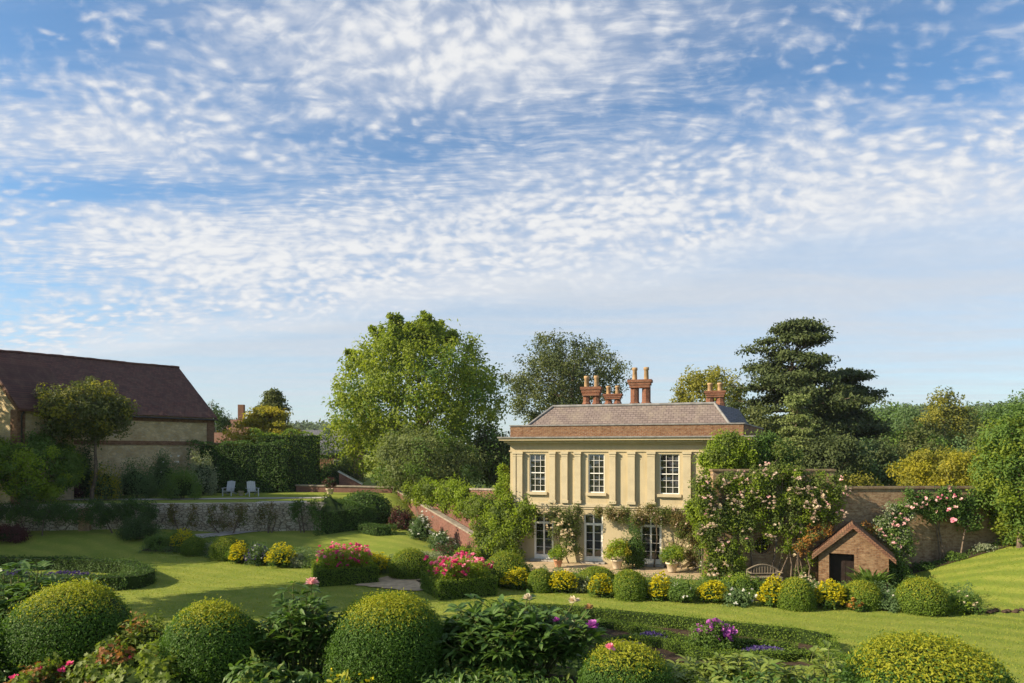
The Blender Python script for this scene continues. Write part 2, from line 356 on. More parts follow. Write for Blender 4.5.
# foliage
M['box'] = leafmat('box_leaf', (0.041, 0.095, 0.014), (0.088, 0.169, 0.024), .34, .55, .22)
M['boxfresh_lit'] = leafmat('fresh_lit_box_leaf', (.225, .255, .018), (.345, .345, .028), .42, .55, .22)  # fresh growth, with sunlight on the upper leaves painted in
M['core'] = plain('inner_twigs', (.020, .035, .009), .9, .05, .3, 12)
M['hedge'] = leafmat('clipped_hedge_leaf', (0.041, 0.089, 0.016), (0.078, 0.142, 0.027), .25)
M['yew'] = leafmat('dark_yew_leaf', (.034, .070, .020), (.062, .108, .030), .18)
M['maple'] = leafmat('bright_broad_leaf', (.130, .190, .020), (.235, .275, .034), .45, .55, .22)
M['willow'] = leafmat('grey_olive_leaf', (0.115, 0.155, 0.051), (0.189, 0.223, 0.081), .35)
M['oak'] = leafmat('dull_olive_leaf', (.070, .090, .026), (.120, .140, .042), .28)
M['pine'] = leafmat('dark_pine_needle', (.040, .060, .018), (.075, .098, .030), .15)
M['deodar'] = leafmat('yellow_green_needle', (0.115, 0.155, 0.043), (0.162, 0.196, 0.061), .2)
M['lime'] = leafmat('olive_yellow_leaf', (0.162, 0.169, 0.024), (0.250, 0.236, 0.035), .38)
M['boxmid'] = leafmat('mid_box_leaf', (.085, .150, .016), (.150, .215, .026), .36, .55, .2)
M['gold'] = leafmat('golden_leaf', (.22, .22, .018), (.36, .31, .026), .4)
M['autumn'] = leafmat('amber_leaf', (.24, .215, .02), (.38, .31, .03), .4)
M['midgreen'] = leafmat('mid_green_leaf', (0.068, 0.128, 0.023), (0.128, 0.203, 0.038), .35)
M['bluegreen'] = leafmat('cool_green_leaf', (.068, .125, .046), (.125, .190, .072), .3)
M['silver'] = leafmat('variegated_leaf', (.13, .17, .09), (.34, .37, .25), .3)
M['wist'] = leafmat('lit_vine_leaf', (0.149, 0.223, 0.019), (0.257, 0.331, 0.032), .45, .55, .22)  # brighter copy of the vine leaf, sunlight put into the colour
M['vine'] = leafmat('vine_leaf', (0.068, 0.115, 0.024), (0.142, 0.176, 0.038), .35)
M['brownvine'] = leafmat('dry_vine_leaf', (.105, .085, .028), (.19, .145, .05), .3)
M['peony'] = leafmat('peony_leaf', (0.046, 0.097, 0.022), (0.101, 0.176, 0.035), .32, .45, .3)
M['peonypale'] = leafmat('pale_peony_leaf', (0.121, 0.182, 0.034), (0.216, 0.257, 0.054), .34, .45, .3)  # paler leaf colour than the other peonies
M['gera'] = leafmat('geranium_leaf', (.085, .130, .020), (.15, .195, .032), .38, .5)
M['rust'] = leafmat('rusty_leaf', (.20, .075, .025), (.28, .15, .045), .35, .5)
M['plum'] = leafmat('plum_leaf', (.055, .018, .020), (.095, .030, .030), .25)
M['euph'] = leafmat('yellow_bract', (.47, .43, .014), (.64, .57, .03), .35, .6, .2, (1.2, 1.2, .6, 1))
M['lav'] = leafmat('lavender_flower', (.07, .05, .17), (.13, .09, .26), .2, .7, .1, (1, 1, 1, 1))
M['pink'] = leafmat('magenta_petal', (.62, .035, .16), (.80, .13, .30), .35, .6, .2, (1.1, 1.1, 1.1, 1))
M['palepink'] = leafmat('pale_pink_petal', (.76, .40, .42), (.86, .62, .58), .35, .6, .2, (1.1, 1.1, 1.1, 1))
M['rosepink'] = leafmat('rose_pink_petal', (.80, .20, .33), (.88, .42, .50), .35, .6, .2, (1.1, 1.1, 1.1, 1))
M['mauve'] = leafmat('mauve_petal', (.36, .07, .36), (.52, .16, .50), .35, .6, .2, (1.1, 1.1, 1.1, 1))
M['cream'] = leafmat('cream_petal', (.62, .50, .34), (.78, .70, .52), .35, .7, .15, (1.1, 1.1, 1.1, 1))
M['whitepetal'] = leafmat('white_petal', (.70, .70, .62), (.84, .83, .76), .35, .6, .2, (1.1, 1.1, 1.1, 1))
M['blush'] = leafmat('dusky_blush_petal', (.50, .38, .29), (.70, .58, .47), .35, .6, .2, (1.1, 1.1, 1.1, 1))
M['drybrown'] = leafmat('spent_petal', (.40, .24, .10), (.58, .40, .20), .3, .7, .1, (1.1, 1.1, 1.1, 1))
M['orange'] = leafmat('orange_flower', (.24, .115, .03), (.36, .19, .045), .3, .7, .1)
M['farwood'] = leafmat('far_wood_leaf', (.050, .085, .030), (.085, .115, .042), .1, .8, .1)

def lawnmat():
    m_, k = mat('mown_lawn'); oc = k.n('ShaderNodeTexCoord').outputs['Object']
    s_ = k.n('ShaderNodeSeparateXYZ', {0: oc}).outputs
    a = k.mix(k.ss(k.noise(oc, .35, 5, .6), .3, .7), (.165, .225, .030, 1), (.240, .275, .045, 1))
    a = k.mix(k.ss(k.noise(oc, 2.2, 6, .7), .35, .72, 0, .6), a, (.300, .285, .070, 1))
    a = k.mix(k.ss(k.noise(oc, 14.0, 4, .65), .42, .68, 0, .6), a, (.110, .165, .020, 1))
    # mower stripes, about 0.6 m wide, curving over the bank
    wob = k.m('MULTIPLY', k.noise(oc, .14, 3), 3.4)
    u = k.m('ADD', k.m('ADD', k.m('MULTIPLY', s_[0], .50), k.m('MULTIPLY', s_[1], .86)), wob)
    st = k.m('SINE', k.m('MULTIPLY', u, 2 * pi / 1.15))
    a = k.mix(k.m('MULTIPLY', k.ss(st, -.9, .9, 0, .62), k.ss(s_[0], 13.0, 18.0, .5, 1.0)), a, (.105, .160, .022, 1))
    bp = k.n('ShaderNodeBump', {'Height': k.noise(oc, 34, 4, .7), 'Strength': .7, 'Distance': .06})
    finish(k, principled(k, a, .9, .12, Normal=bp.outputs[0]).outputs[0]); return m_
M['lawn'] = lawnmat()
M['gravel'] = plain('buff_gravel', (.40, .31, .20), .95, .1, .22, 2.5, .6, 40)
M['soil'] = plain('dark_soil', (.055, .038, .026), .95, .1, .4, 5, .8, 25)
M['paving'] = plain('grey_flagstone', (.33, .31, .28), .9, .15, .2, 1.2, .3, 20)

# ------------------------------------------------------------------ ground
def wall_d(x): return 44.6 + (np.asarray(x, float) + 30) * .085      # front line of the stone retaining wall
def hgt(x, y):
    x = np.asarray(x, float); y = np.asarray(y, float)
    fg = 4.6 - .10 * np.clip(x, 0, 6)
    z = fg * (1 - np.clip((y - 5.7) / 8.8, 0, 1) ** .92)
    z = np.maximum(z, 0)
    # shaded lawn rising to the hedges left of the house
    rise = ss_(y, 37, 50) * ss_(-x, 2.5, 7.5) * 1.35
    z = z + rise * (y > 20)
    # upper terrace behind the retaining wall
    t = ss_(y - wall_d(x), .15, .65) * ss_(-x, 11.2, 13.2)
    t = np.maximum(t, ss_(y, 50, 53) * ss_(-x, 6.0, 9.5))
    z = z * (1 - t) + t * (2.85 + .012 * np.clip(y - 60, 0, 60))
    z = z + .35 * ss_(y, 40, 44) * (1 - t) * ss_(-x, 18, 24)
    # grass bank on the right
    z = z + np.clip(x - 17.2, 0, 30) * .275 * ss_(y, 26.2, 30.5) * (1 - ss_(y, 34.0, 35.2)) * (y > 20)
    return z
def seg(a, b, n): return list(np.linspace(a, b, n, endpoint=False))
xs = [-4000, -2000, -1000, -500, -250, -120, -80] + seg(-60, 50, 260) + [50, 60, 90, 150, 300, 600, 1200, 2500, 4000]
ys = [-400, -120, -40, -10] + seg(0, 76, 190) + [76, 82, 95, 130, 200, 350, 700, 1400, 2600, 4500]
XX, YY = np.meshgrid(xs, ys); ZZ = hgt(XX, YY)
nx = len(xs); ny = len(ys)
idx = np.arange(nx * ny).reshape(ny, nx)
F = np.stack([idx[:-1, :-1], idx[:-1, 1:], idx[1:, 1:], idx[1:, :-1]], -1).reshape(-1, 4)
mb = MB(); mb.add(np.stack([XX, YY, ZZ], -1), F, smooth=True)
tag(mb.build('ground', M['lawn']), kind='structure')
M['grass'] = leafmat('grass_blade', (.175, .235, .032), (.300, .310, .060), .40, .7, .15)
rg_ = np.random.default_rng(77); n_ = 130000
gx = rg_.uniform(-24, 27, n_); gy = 17 + 24 * rg_.uniform(size=n_) ** 1.25
ok_ = np.abs(gx) < .76 * gy; gx, gy = gx[ok_], gy[ok_]
gz = hgt(gx, gy)
tag(MB().leaves(np.stack([gx, gy, gz - .012], -1), np.stack([rg_.normal(size=len(gx)), rg_.normal(size=len(gx)), .3 + 0 * gx], -1), .055, 'diamond', 0, None, .2, -1.6, rg=rg_).build('lawn_grass', M['grass']), kind='stuff')

def at(px, D, py=None):
    return ((px - 512) / FPX * D, D, EYE - ((py if py is not None else HOR) - HOR) / FPX * D)
def gnd(px, py):
    """where the ray through a pixel of the photograph meets the ground"""
    k = (px - 512) / FPX; s_ = (py - HOR) / FPX
    D = np.arange(13.0, 75, .03); z = EYE - s_ * D
    hit = np.nonzero(z <= hgt(k * D, D))[0]
    Dh = D[hit[0]] if len(hit) else 75.0
    return (k * Dh, Dh, float(hgt(k * Dh, Dh)))
def strip(name, pts, widths, m_, dz=.02, n=40, kind='structure'):
    """a sheet laid over the ground along a line"""
    p = np.array(pts, float); L = np.concatenate([[0], np.cumsum(np.linalg.norm(np.diff(p, axis=0), axis=1))])
    q = np.stack([np.interp(np.linspace(0, L[-1], n), L, p[:, i]) for i in (0, 1)], -1)
    wd = np.interp(np.linspace(0, L[-1], n), L, np.broadcast_to(widths, len(p)))
    t = nrm(np.gradient(q, axis=0)); b = np.stack([-t[:, 1], t[:, 0]], -1)
    V = []; K = 7
    for i in range(n):
        for j in range(K):
            e = (j / (K - 1) - .5) * wd[i] * (1 + .05 * sin(i * 1.7 + j))
            x, y = q[i] + b[i] * e; V.append((x, y, float(hgt(x, y)) + dz))
    F = [[i * K + j + 1, i * K + j, (i + 1) * K + j, (i + 1) * K + j + 1] for i in range(n - 1) for j in range(K - 1)]
    o = MB().add(V, F, smooth=True).build(name, m_)
    return tag(o, kind=kind)
bed = [gnd(*p)[:2] for p in ((150, 546), (195, 549), (260, 558), (330, 566), (410, 572), (507, 580), (600, 588), (700, 595), (800, 599), (900, 603), (975, 605))]
strip('flower_bed_soil', bed, 1.7, M['soil'], .03, 70)
hx = (.954, -.299); hy = (.299, .954)                       # facade direction and into-house direction
H0 = np.array([-.1, 40.3])
def hp(u, v): return (H0[0] + hx[0] * u + hy[0] * v, H0[1] + hx[1] * u + hy[1] * v)
strip('gravel_terrace', [hp(-1.5, -1.75), hp(13.2, -1.75)], 3.4, M['gravel'], .025)
strip('gravel_path', [gnd(372, 581)[:2], gnd(420, 586)[:2], gnd(470, 581)[:2], gnd(505, 572)[:2]], [2.6, 2.6, 1.6, 1.4], M['gravel'], .045)
strip('foreground_soil', [(-7, 5.4), (0, 5.2), (7, 5.2)], 3.6, M['soil'], .02, 30)
strip('knot_garden_soil', [gnd(520, 630)[:2], gnd(640, 638)[:2], gnd(740, 648)[:2], gnd(815, 655)[:2]], [4.2, 5.0, 4.2, 2.6], M['soil'], .03, 40)
strip('stone_ramp', [gnd(196, 537)[:2], gnd(258, 528)[:2], gnd(306, 520)[:2]], [.9, .9, .9], M['paving'], .05, 24)
strip('terrace_path', [at(-20, 48.5)[:2], at(150, 48.6)[:2], at(330, 50.5)[:2]], 1.3, M['paving'], .03, 40)
strip('wall_border_soil', [(17.6, 33.35), (22, 33.5), (26, 33.7), (31, 33.85)], .95, M['soil'], .03, 30)

# ------------------------------------------------------------------ house
def hu(px):
    k = (px - 512) / FPX; return (40.3 * k + .1) / (.954 + .299 * k)
house = thing('country_house', 'buff stucco two storey house with pilasters, brick parapet and slate roof', 'house', (H0[0], H0[1], 0), math.atan2(hx[1], hx[0]))
W_, DEP = 12.75, 10.0
wins = [(hu(529.4), hu(545.3)), (hu(588.2), hu(604.3)), (hu(659.6), hu(679.2))]
WZ = (3.93, 6.08)
drs = [(hu(534), hu(553.5)), (hu(584), hu(602.8)), (hu(640), hu(661.5)), (hu(697.5), hu(719))]
DZ = (.12, 2.72)
def facade(mb, us, z0, z1, holes, v0=0.0, dep=.2):
    ub = sorted({0, us, *[h[0] for h in holes], *[h[1] for h in holes]}); zb = sorted({z0, z1, *[h[2] for h in holes], *[h[3] for h in holes]})
    for i in range(len(ub) - 1):
        for j in range(len(zb) - 1):
            um, zm = (ub[i] + ub[i + 1]) / 2, (zb[j] + zb[j + 1]) / 2
            if any(h[0] < um < h[1] and h[2] < zm < h[3] for h in holes): continue
            mb.quad((ub[i], v0, zb[j]), (ub[i + 1], v0, zb[j]), (ub[i + 1], v0, zb[j + 1]), (ub[i], v0, zb[j + 1]))
    for a, b, c, d_ in holes:
        mb.quad((a, v0, c), (a, v0 + dep, c), (a, v0 + dep, d_), (a, v0, d_)); mb.quad((b, v0, c), (b, v0, d_), (b, v0 + dep, d_), (b, v0 + dep, c))
        mb.quad((a, v0, d_), (a, v0 + dep, d_), (b, v0 + dep, d_), (b, v0, d_)); mb.quad((a, v0, c), (b, v0, c), (b, v0 + dep, c), (a, v0 + dep, c))
mb = MB()
facade(mb, W_, 0, 6.6, [(a, b, *WZ) for a, b in wins] + [(a, b, *DZ) for a, b in drs])
SK = 1.35
mb.quad((W_, 0, 0), (W_ + SK, DEP, 0), (W_ + SK, DEP, 6.6), (W_, 0, 6.6)); mb.quad((0, DEP, 0), (0, 0, 0), (0, 0, 6.6), (0, DEP, 6.6))
mb.quad((W_ + SK, DEP, 0), (0, DEP, 0), (0, DEP, 6.6), (W_ + SK, DEP, 6.6))
mb.quad((0, .5, .05), (W_, .5, .05), (W_, .5, 6.5), (0, .5, 6.5))
mb.build('wall', M['stucco'], house)
mb = MB()
def slab(mb, e, z0, z1): mb.prism([(-e, -e, z0), (W_ + e, -e, z0), (W_ + SK + e, DEP + e, z0), (-e, DEP + e, z0)], (0, 0, z1 - z0))
for e, z0, z1 in ((.06, 6.2, 6.28), (.12, 6.6, 6.7), (.30, 6.7, 6.84), (.52, 6.84, 6.97)): slab(mb, e, z0, z1)
mb.build('cornice', M['stucco'], house)
mb = MB(); slab(mb, .60, 6.97, 7.05); mb.build('gutter', M['lead'], house)
mb = MB(); mb.span((-.07, -.10, 3.14), (W_ + .07, 0.0, 3.27)); mb.span((-.03, -.06, 3.27), (W_ + .03, 0, 3.34)); mb.span((-.04, -.05, 3.02), (W_ + .04, 0, 3.14))
mb.build('string_course', M['stucco_pale'], house)
mb = MB()
t = .25
mb.span((0, 0, 7.05), (W_, t, 7.66)); mb.span((0, DEP - t, 7.05), (W_, DEP, 7.66)); mb.span((0, t, 7.05), (t, DEP - t, 7.66)); mb.prism([(W_ - t, t, 7.05), (W_ + t / DEP * SK, t, 7.05), (W_ + SK, DEP - t, 7.05), (W_ + SK - t, DEP - t, 7.05)], (0, 0, .61))
par = mb.build('parapet', M['brick'], house)
mb = MB()
mb.span((-.05, -.05, 7.66), (W_ + .05, t + .05, 7.73)); mb.span((-.05, t + .05, 7.66), (t + .05, DEP, 7.73)); mb.prism([(W_ - t - .05, t + .05, 7.66), (W_ + .09, t + .05, 7.66), (W_ + SK + .05, DEP, 7.66), (W_ + SK - t - .05, DEP, 7.66)], (0, 0, .07))
mb.build('parapet_coping', M['lead'], par)
# roof: hipped, with a flat lead top
a, b = .55, 2.05
zr0, zr1 = 7.45, 8.87
o0 = [(a, a), (W_ - a, a), (W_ + SK - a, DEP - a), (a, DEP - a)]; o1 = [(b, b), (W_ - 1.5, b), (W_ + SK - 1.5, DEP - b), (b, DEP - b)]
mb = MB()
for i in range(4):
    j = (i + 1) % 4
    mb.quad((*o0[i], zr0), (*o0[j], zr0), (*o1[j], zr1), (*o1[i], zr1), 1 if i == 1 else 0)  # right slope gets darker slate: its shade painted in
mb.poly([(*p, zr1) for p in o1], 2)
roof = mb.build('roof', [M['slate'], M['darkslate_shade'], M['lead']], house)
for i in range(2):
    MB().tube([(*o0[i], zr0 + .03), (*o1[i], zr1 + .03)], .075, 8).build('hip_ridge', M['lead'], roof)
MB().tube([(*o1[0], zr1 + .02), (*o1[1], zr1 + .02)], .085, 8).build('roof_ridge', M['lead'], roof)
# pilasters
pil = [(513.5, 516.5), (517.5, 523), (550, 555.6), (562, 568), (575, 581), (609.8, 615.8), (628, 635), (647.4, 655), (683, 690.8), (703, 709.2), (728, 735)]
for p0, p1 in pil:
    u0, u1 = hu(p0), hu(p1)
    mb = MB(); mb.span((u0, -.17, 3.5), (u1, 0, 6.08)); mb.span((u0 - .05, -.22, 3.34), (u1 + .05, 0, 3.5)); mb.span((u0 - .04, -.21, 6.08), (u1 + .04, 0, 6.2))
    mb.span((u0 - .02, -.19, 5.95), (u1 + .02, 0, 5.99))
    mb.build('pilaster', M['stucco_pale'], house)
def bars(mb, u0, u1, z0, z1, nu, nz, v, t_=.022, fr=.05):
    mb.span((u0, v, z0), (u0 + fr, v + .06, z1)); mb.span((u1 - fr, v, z0), (u1, v + .06, z1))
    mb.span((u0 + fr, v, z0), (u1 - fr, v + .06, z0 + fr)); mb.span((u0 + fr, v, z1 - fr), (u1 - fr, v + .06, z1))
    for i in range(1, nu):
        u = u0 + (u1 - u0) * i / nu; mb.span((u - t_ / 2, v + .012, z0 + fr), (u + t_ / 2, v + .05, z1 - fr))
    for j in range(1, nz):
        z = z0 + (z1 - z0) * j / nz; mb.span((u0 + fr, v + .016, z - t_ / 2), (u1 - fr, v + .046, z + t_ / 2))
for u0, u1 in wins:
    mb = MB(); bars(mb, u0, u1, WZ[0], WZ[1], 3, 6, .09, .017, .045)
    mb.span((u0 + .07, .07, 4.98), (u1 - .07, .085, 5.03))
    wf = mb.build('window', M['white'], house)
    MB().quad((u0, .165, WZ[0]), (u1, .165, WZ[0]), (u1, .165, WZ[1]), (u0, .165, WZ[1])).build('pane', M['glass'], wf)
    MB().span((u0 - .12, -.16, WZ[0] - .16), (u1 + .12, .1, WZ[0] - .003)).build('window_sill', M['stucco_pale'], wf)
for u0, u1 in drs:
    um = (u0 + u1) / 2; mb = MB()
    mb.span((u0, .06, DZ[0]), (u0 + .07, .15, DZ[1])); mb.span((u1 - .07, .06, DZ[0]), (u1, .15, DZ[1])); mb.span((u0 + .07, .06, DZ[1] - .06), (u1 - .07, .15, DZ[1]))
    mb.span((u0 + .07, .06, 2.16), (u1 - .07, .15, 2.23)); mb.span((um - .03, .062, 2.23), (um + .03, .14, DZ[1] - .06))
    fd = mb.build('french_window', M['white'], house)
    for a_, b_ in ((u0 + .07, um - .003), (um + .003, u1 - .07)):
        mb = MB(); bars(mb, a_, b_, .34, 2.155, 1, 4, .07, .014, .042); mb.span((a_, .07, DZ[0]), (b_, .13, .337))
        mb.build('door_leaf', M['white'], fd)
    MB().quad((u0, .17, DZ[0]), (u1, .17, DZ[0]), (u1, .17, DZ[1]), (u0, .17, DZ[1])).build('pane', M['glass'], fd)
    MB().span((u0 - .15, -.32, .03), (u1 + .15, .1, .115)).build('door_step', M['paving'], fd)
def chimney(pc, half, pots, ztop_cap, zbot, capz, v, shaft_r, label=None):
    """pc: px of the middle at depth v behind the facade"""
    k = (pc - 512) / FPX
    # solve u for local depth v
    u = (k * (40.3 + hy[1] * v) + .1 - hy[0] * v) / (hx[0] - k * hx[1])
    D = 40.3 + hx[1] * u + hy[1] * v
    Z = lambda py: EYE + (HOR - py) / FPX * D
    s_ = D / FPX; mb = MB()
    for q in pots:
        mb.lathe((u + q * s_, v, 0), [(shaft_r * 1.25, 8.2), (shaft_r * 1.25, Z(403)), (shaft_r, Z(402)), (shaft_r, Z(capz[1] + .5))], 8, 0, False)
    hw = half * s_
    for i, f in enumerate((.82, .9, 1.0)):
        h0 = Z(capz[1]) + (Z(capz[0]) - Z(capz[1])) * i / 3
        mb.span((u - hw * f, v - hw * f * .55, h0), (u + hw * f, v + hw * f * .55, h0 + (Z(capz[0]) - Z(capz[1])) / 3 - .002))
    ch = mb.build('chimney', M['chim'], house)
    for q in pots:
        z0, z1 = Z(capz[0]), Z(ztop_cap)
        MB().lathe((u + q * s_, v, 0), [(.15, z0), (.13, z0 + (z1 - z0) * .75), (.17, z0 + (z1 - z0) * .8), (.16, z1), (.09, z1), (.09, z1 - .2)], 12).build('chimney_pot', M['potbuff'], ch)
chimney(591.5, 10.5, (-5, 5), 376, 405, (387, 396), 4.6, .22)
chimney(613, 9.5, (-4.5, 4.5), 386, 405, (394, 399.5), 7.2, .22)
chimney(640, 12, (-5.2, 6.2), 367.5, 405, (380, 388), 4.6, .26)
chimney(715, 10.3, (-4.8, 4.8), 383, 405, (391, 397.5), 5.2, .24)

# ------------------------------------------------------------------ walls, barn, hut
def wall_thing(name, label, cat, p0, p1, ztop0, ztop1, thick, m_, cop=None, zb=-.6, part='brickwork'):
    p0 = np.array(p0[:2], float); p1 = np.array(p1[:2], float); L = np.linalg.norm(p1 - p0); an = math.atan2(*(p1 - p0)[::-1])
    t_ = thing(name, label, cat, (p0[0], p0[1], 0), an)
    MB().prism([(0, 0, zb), (L, 0, zb), (L, 0, ztop1), (0, 0, ztop0)], (0, thick, 0)).build(part, m_, t_)
    if cop:
        MB().prism([(-.05, -.07, ztop0 + .003), (L + .05, -.07, ztop1 + .003), (L + .05, -.07, ztop1 + .11), (-.05, -.07, ztop0 + .11)], (0, thick + .14, 0)).build('coping', cop, t_)
    return t_
# left stone retaining wall with a pier
wx0, wx1 = -40.0, -12.2
t_ = wall_thing('retaining_wall', 'low rubble stone retaining wall holding up the left terrace', 'wall', (wx0, float(wall_d(wx0)) - .15), (wx1, float(wall_d(wx1)) - .15), 2.80, 2.84, .85, M['flint'], None, -.4, 'stonework')
an_ = t_.rotation_euler.z
for px in (84,):
    X, D, _ = at(px, 44.5)
    s_ = (X - wx0) / cos(an_)
    mb = MB(); mb.span((s_ - .33, -.28, -.4), (s_ + .33, -.003, 2.5)); mb.span((s_ - .38, -.33, 2.5), (s_ + .38, -.003, 2.62))
    mb.build('pier', M['oldbrick'], t_)
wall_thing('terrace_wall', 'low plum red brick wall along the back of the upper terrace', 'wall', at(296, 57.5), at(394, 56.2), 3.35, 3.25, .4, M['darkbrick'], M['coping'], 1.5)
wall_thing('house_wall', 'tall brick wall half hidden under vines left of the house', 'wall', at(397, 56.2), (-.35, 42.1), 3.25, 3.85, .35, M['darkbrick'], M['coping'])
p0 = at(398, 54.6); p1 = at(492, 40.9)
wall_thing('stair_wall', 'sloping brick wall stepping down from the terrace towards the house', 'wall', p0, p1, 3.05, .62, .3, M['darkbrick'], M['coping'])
# right garden walls (local x along the wall)
def hole_wall():
    L = 5.9
    p0 = np.array([9.65, 33.6]); t_ = thing('garden_wall', 'tall brick garden wall with round window, covered by climbing rose', 'wall', (p0[0], p0[1], 0), R(1.5))
    th = .42; zt = 5.28; hx_, hz = 2.42, 1.72; q = .62
    mb = MB()
    mb.span((0, 0, -.4), (hx_ - q, th, zt)); mb.span((hx_ + q, 0, -.4), (L, th, zt)); mb.span((hx_ - q, 0, -.4), (hx_ + q, th, hz - q)); mb.span((hx_ - q, 0, hz + q), (hx_ + q, th, zt))
    K = 32; ri = .42; V = []
    for v in (0.0, th):
        for i in range(K):
            a = 2 * pi * i / K; c, s_ = cos(a), sin(a); m_ = q / max(abs(c), abs(s_))
            V += [(hx_ + c * m_, v, hz + s_ * m_), (hx_ + c * ri, v, hz + s_ * ri)]
    F = []
    for i in range(K):
        j = (i + 1) % K
        F += [[2 * i, 2 * j, 2 * j + 1, 2 * i + 1], [2 * K + 2 * i, 2 * K + 2 * i + 1, 2 * K + 2 * j + 1, 2 * K + 2 * j], [2 * i + 1, 2 * j + 1, 2 * K + 2 * j + 1, 2 * K + 2 * i + 1]]
    mb.add(V, F); mb.build('brickwork', M['oldbrick'], t_)
    MB().span((-.28, -.06, -.4), (-.003, th + .06, 2.0)).build('brick_pier', M['brick'], t_)
    MB().span((-.05, -.06, zt + .003), (L + .05, th + .06, zt + .09)).build('coping', M['walltile'], t_)
    mb = MB(); mb.span((hx_ - .015, .18, hz - .41), (hx_ + .015, .21, hz + .41)); mb.span((hx_ - .41, .182, hz - .015), (hx_ + .41, .208, hz + .015))
    an = [2 * pi * i / 24 for i in range(25)]
    mb.tube([(hx_ + .42 * cos(a), .195, hz + .42 * sin(a)) for a in an], .03, 6)
    mb.build('window_bars', M['iron'], t_)
hole_wall()
t_ = wall_thing('garden_wall', 'long weathered brick wall with roses behind the grass bank', 'wall', (15.56, 33.76), (40, 34.6), 4.42, 4.42, .42, M['oldbrick'], M['walltile'])
# hut
X, D, _ = at(853, 31.5)
hut = thing('garden_hut', 'small gabled brick hut with dark doorway against the garden wall', 'hut', (X, D, 0), R(-25))
w2, ez, rz_ = 1.42, 1.62, 2.86; dl, dr_, dt = -.98, .05, 1.6
mb = MB()
th = .2
mb.span((-w2, 0, -.3), (dl, th, dt)); mb.span((dr_, 0, -.3), (w2, th, dt))
mb.prism([(-w2, 0, dt), (w2, 0, dt), (w2, 0, ez), (0, 0, rz_), (-w2, 0, ez)], (0, th, 0))
mb.span((-w2, th, -.3), (-w2 + th, 2.1, ez)); mb.span((w2 - th, th, -.3), (w2, 2.1, ez)); mb.span((-w2 + th, 1.9, -.3), (w2 - th, 2.1, ez))
mb.build('wall', M['hutbrick'], hut)
mb = MB()
for s_ in (-1, 1):
    q = .28
    pr = [(0, -.18, rz_ + .02), (s_ * (w2 + q), -.18, ez - q * .87 + .02), (s_ * (w2 + q), -.18, ez - q * .87 + .12), (0, -.18, rz_ + .13)]
    mb.prism(pr if s_ < 0 else pr[::-1], (0, 2.35, 0))
mb.build('roof', M['redtile'], hut)
mb = MB()
for s_ in (-1, 1):
    mb.prism([(0, -.2, rz_ - .08), (s_ * (w2 + .28), -.2, ez - .33), (s_ * (w2 + .28), -.2, ez - .24), (0, -.2, rz_ + .02)], (0, .05, 0))
mb.build('bargeboard', M['redtile'], hut)
mb = MB(); mb.span((dl - .05, .42, -.2), (dr_ + .05, .47, dt + .05))
for i in range(1, 5): mb.span((dl + i * .22 - .01, .405, -.2), (dl + i * .22 + .01, .42, dt - .01))
mb.build('door', M['door'], hut)
# barn
bd = np.array([.545, .839]); bnv = np.array([-.839, .545])
B0 = np.array([-25.6, 60.0])                               # right-hand eave corner; local x runs away along the wall, origin 26 m nearer
Lb = 27.0; o_ = B0 - bd * Lb
barn = thing('stone_barn', 'long sandstone barn with steep plum red tiled roof on the left', 'barn', (o_[0], o_[1], 2.6), math.atan2(bd[1], bd[0]))
ez, rz_, wd = 6.4, 10.9, 5.4
mb = MB()
mb.prism([(0, 0, -.5), (0, 0, ez), (0, wd, rz_), (0, 2 * wd, ez), (0, 2 * wd, -.5)], (Lb, 0, 0)).build('wall', M['barnstone'], barn)
rgb_ = np.random.default_rng(8); nb, kb = 90, 16
sag = -.10 * np.sin(np.linspace(0, pi, nb)) ** 2 + np.interp(np.linspace(0, 1, nb), np.linspace(0, 1, 14), rgb_.normal(size=14) * .045)
V = []
for i in range(nb):
    x = -.2 + (Lb + .4) * i / (nb - 1)
    for sd_ in (0, 1):
        for j in range(kb):
            f = j / (kb - 1); yy = -.35 + (wd + .35) * f if sd_ == 0 else 2 * wd + .35 - (wd + .35) * f
            V.append((x, yy, ez - .02 + (rz_ + .16 - ez + .02) * f + sag[i] * f + .10 * (1 - f) ** 3 * .6 + rgb_.normal() * .012))
F = [[i * 2 * kb + sd_ * kb + j, (i + 1) * 2 * kb + sd_ * kb + j, (i + 1) * 2 * kb + sd_ * kb + j + 1, i * 2 * kb + sd_ * kb + j + 1] for i in range(nb - 1) for sd_ in (0, 1) for j in range(kb - 1)]
mb = MB(); mb.add(V, F, 0, .5, False)
for x0_, x1_ in ((-.2, 0), (Lb, Lb + .2)):
    mb.prism([(x0_, -.33, ez - .16), (x0_, -.33, ez - .05), (x0_, wd, rz_ + .02), (x0_, 2 * wd + .33, ez - .05), (x0_, 2 * wd + .33, ez - .16), (x0_, wd, rz_ - .1)], (x1_ - x0_, 0, 0))
mb.span((-.2, -.34, ez - .14), (Lb + .2, .02, ez - .06))
rf = mb.build('roof', M['tile'], barn)
MB().tube([(-.2 + (Lb + .4) * i / (nb - 1), wd, rz_ + .17 + sag[i]) for i in range(nb)], .12 + .012 * rgb_.normal(size=nb), 8).build('roof_ridge', M['tile'], rf)
mb = MB(); mb.span((0, -.06, 4.1), (Lb + .06, -.003, 4.42)); mb.span((0, -.07, ez - .42), (Lb + .06, -.003, ez - .12)); mb.span((Lb - .6, -.05, 4.42), (Lb + .05, -.003, ez - .42))
mb.build('brick_band', M['brick'], barn)
MB().tube([(-.2, -.42, ez - .14), (Lb + .1, -.42, ez - .14)], .06, 6).build('gutter', M['iron'], barn)
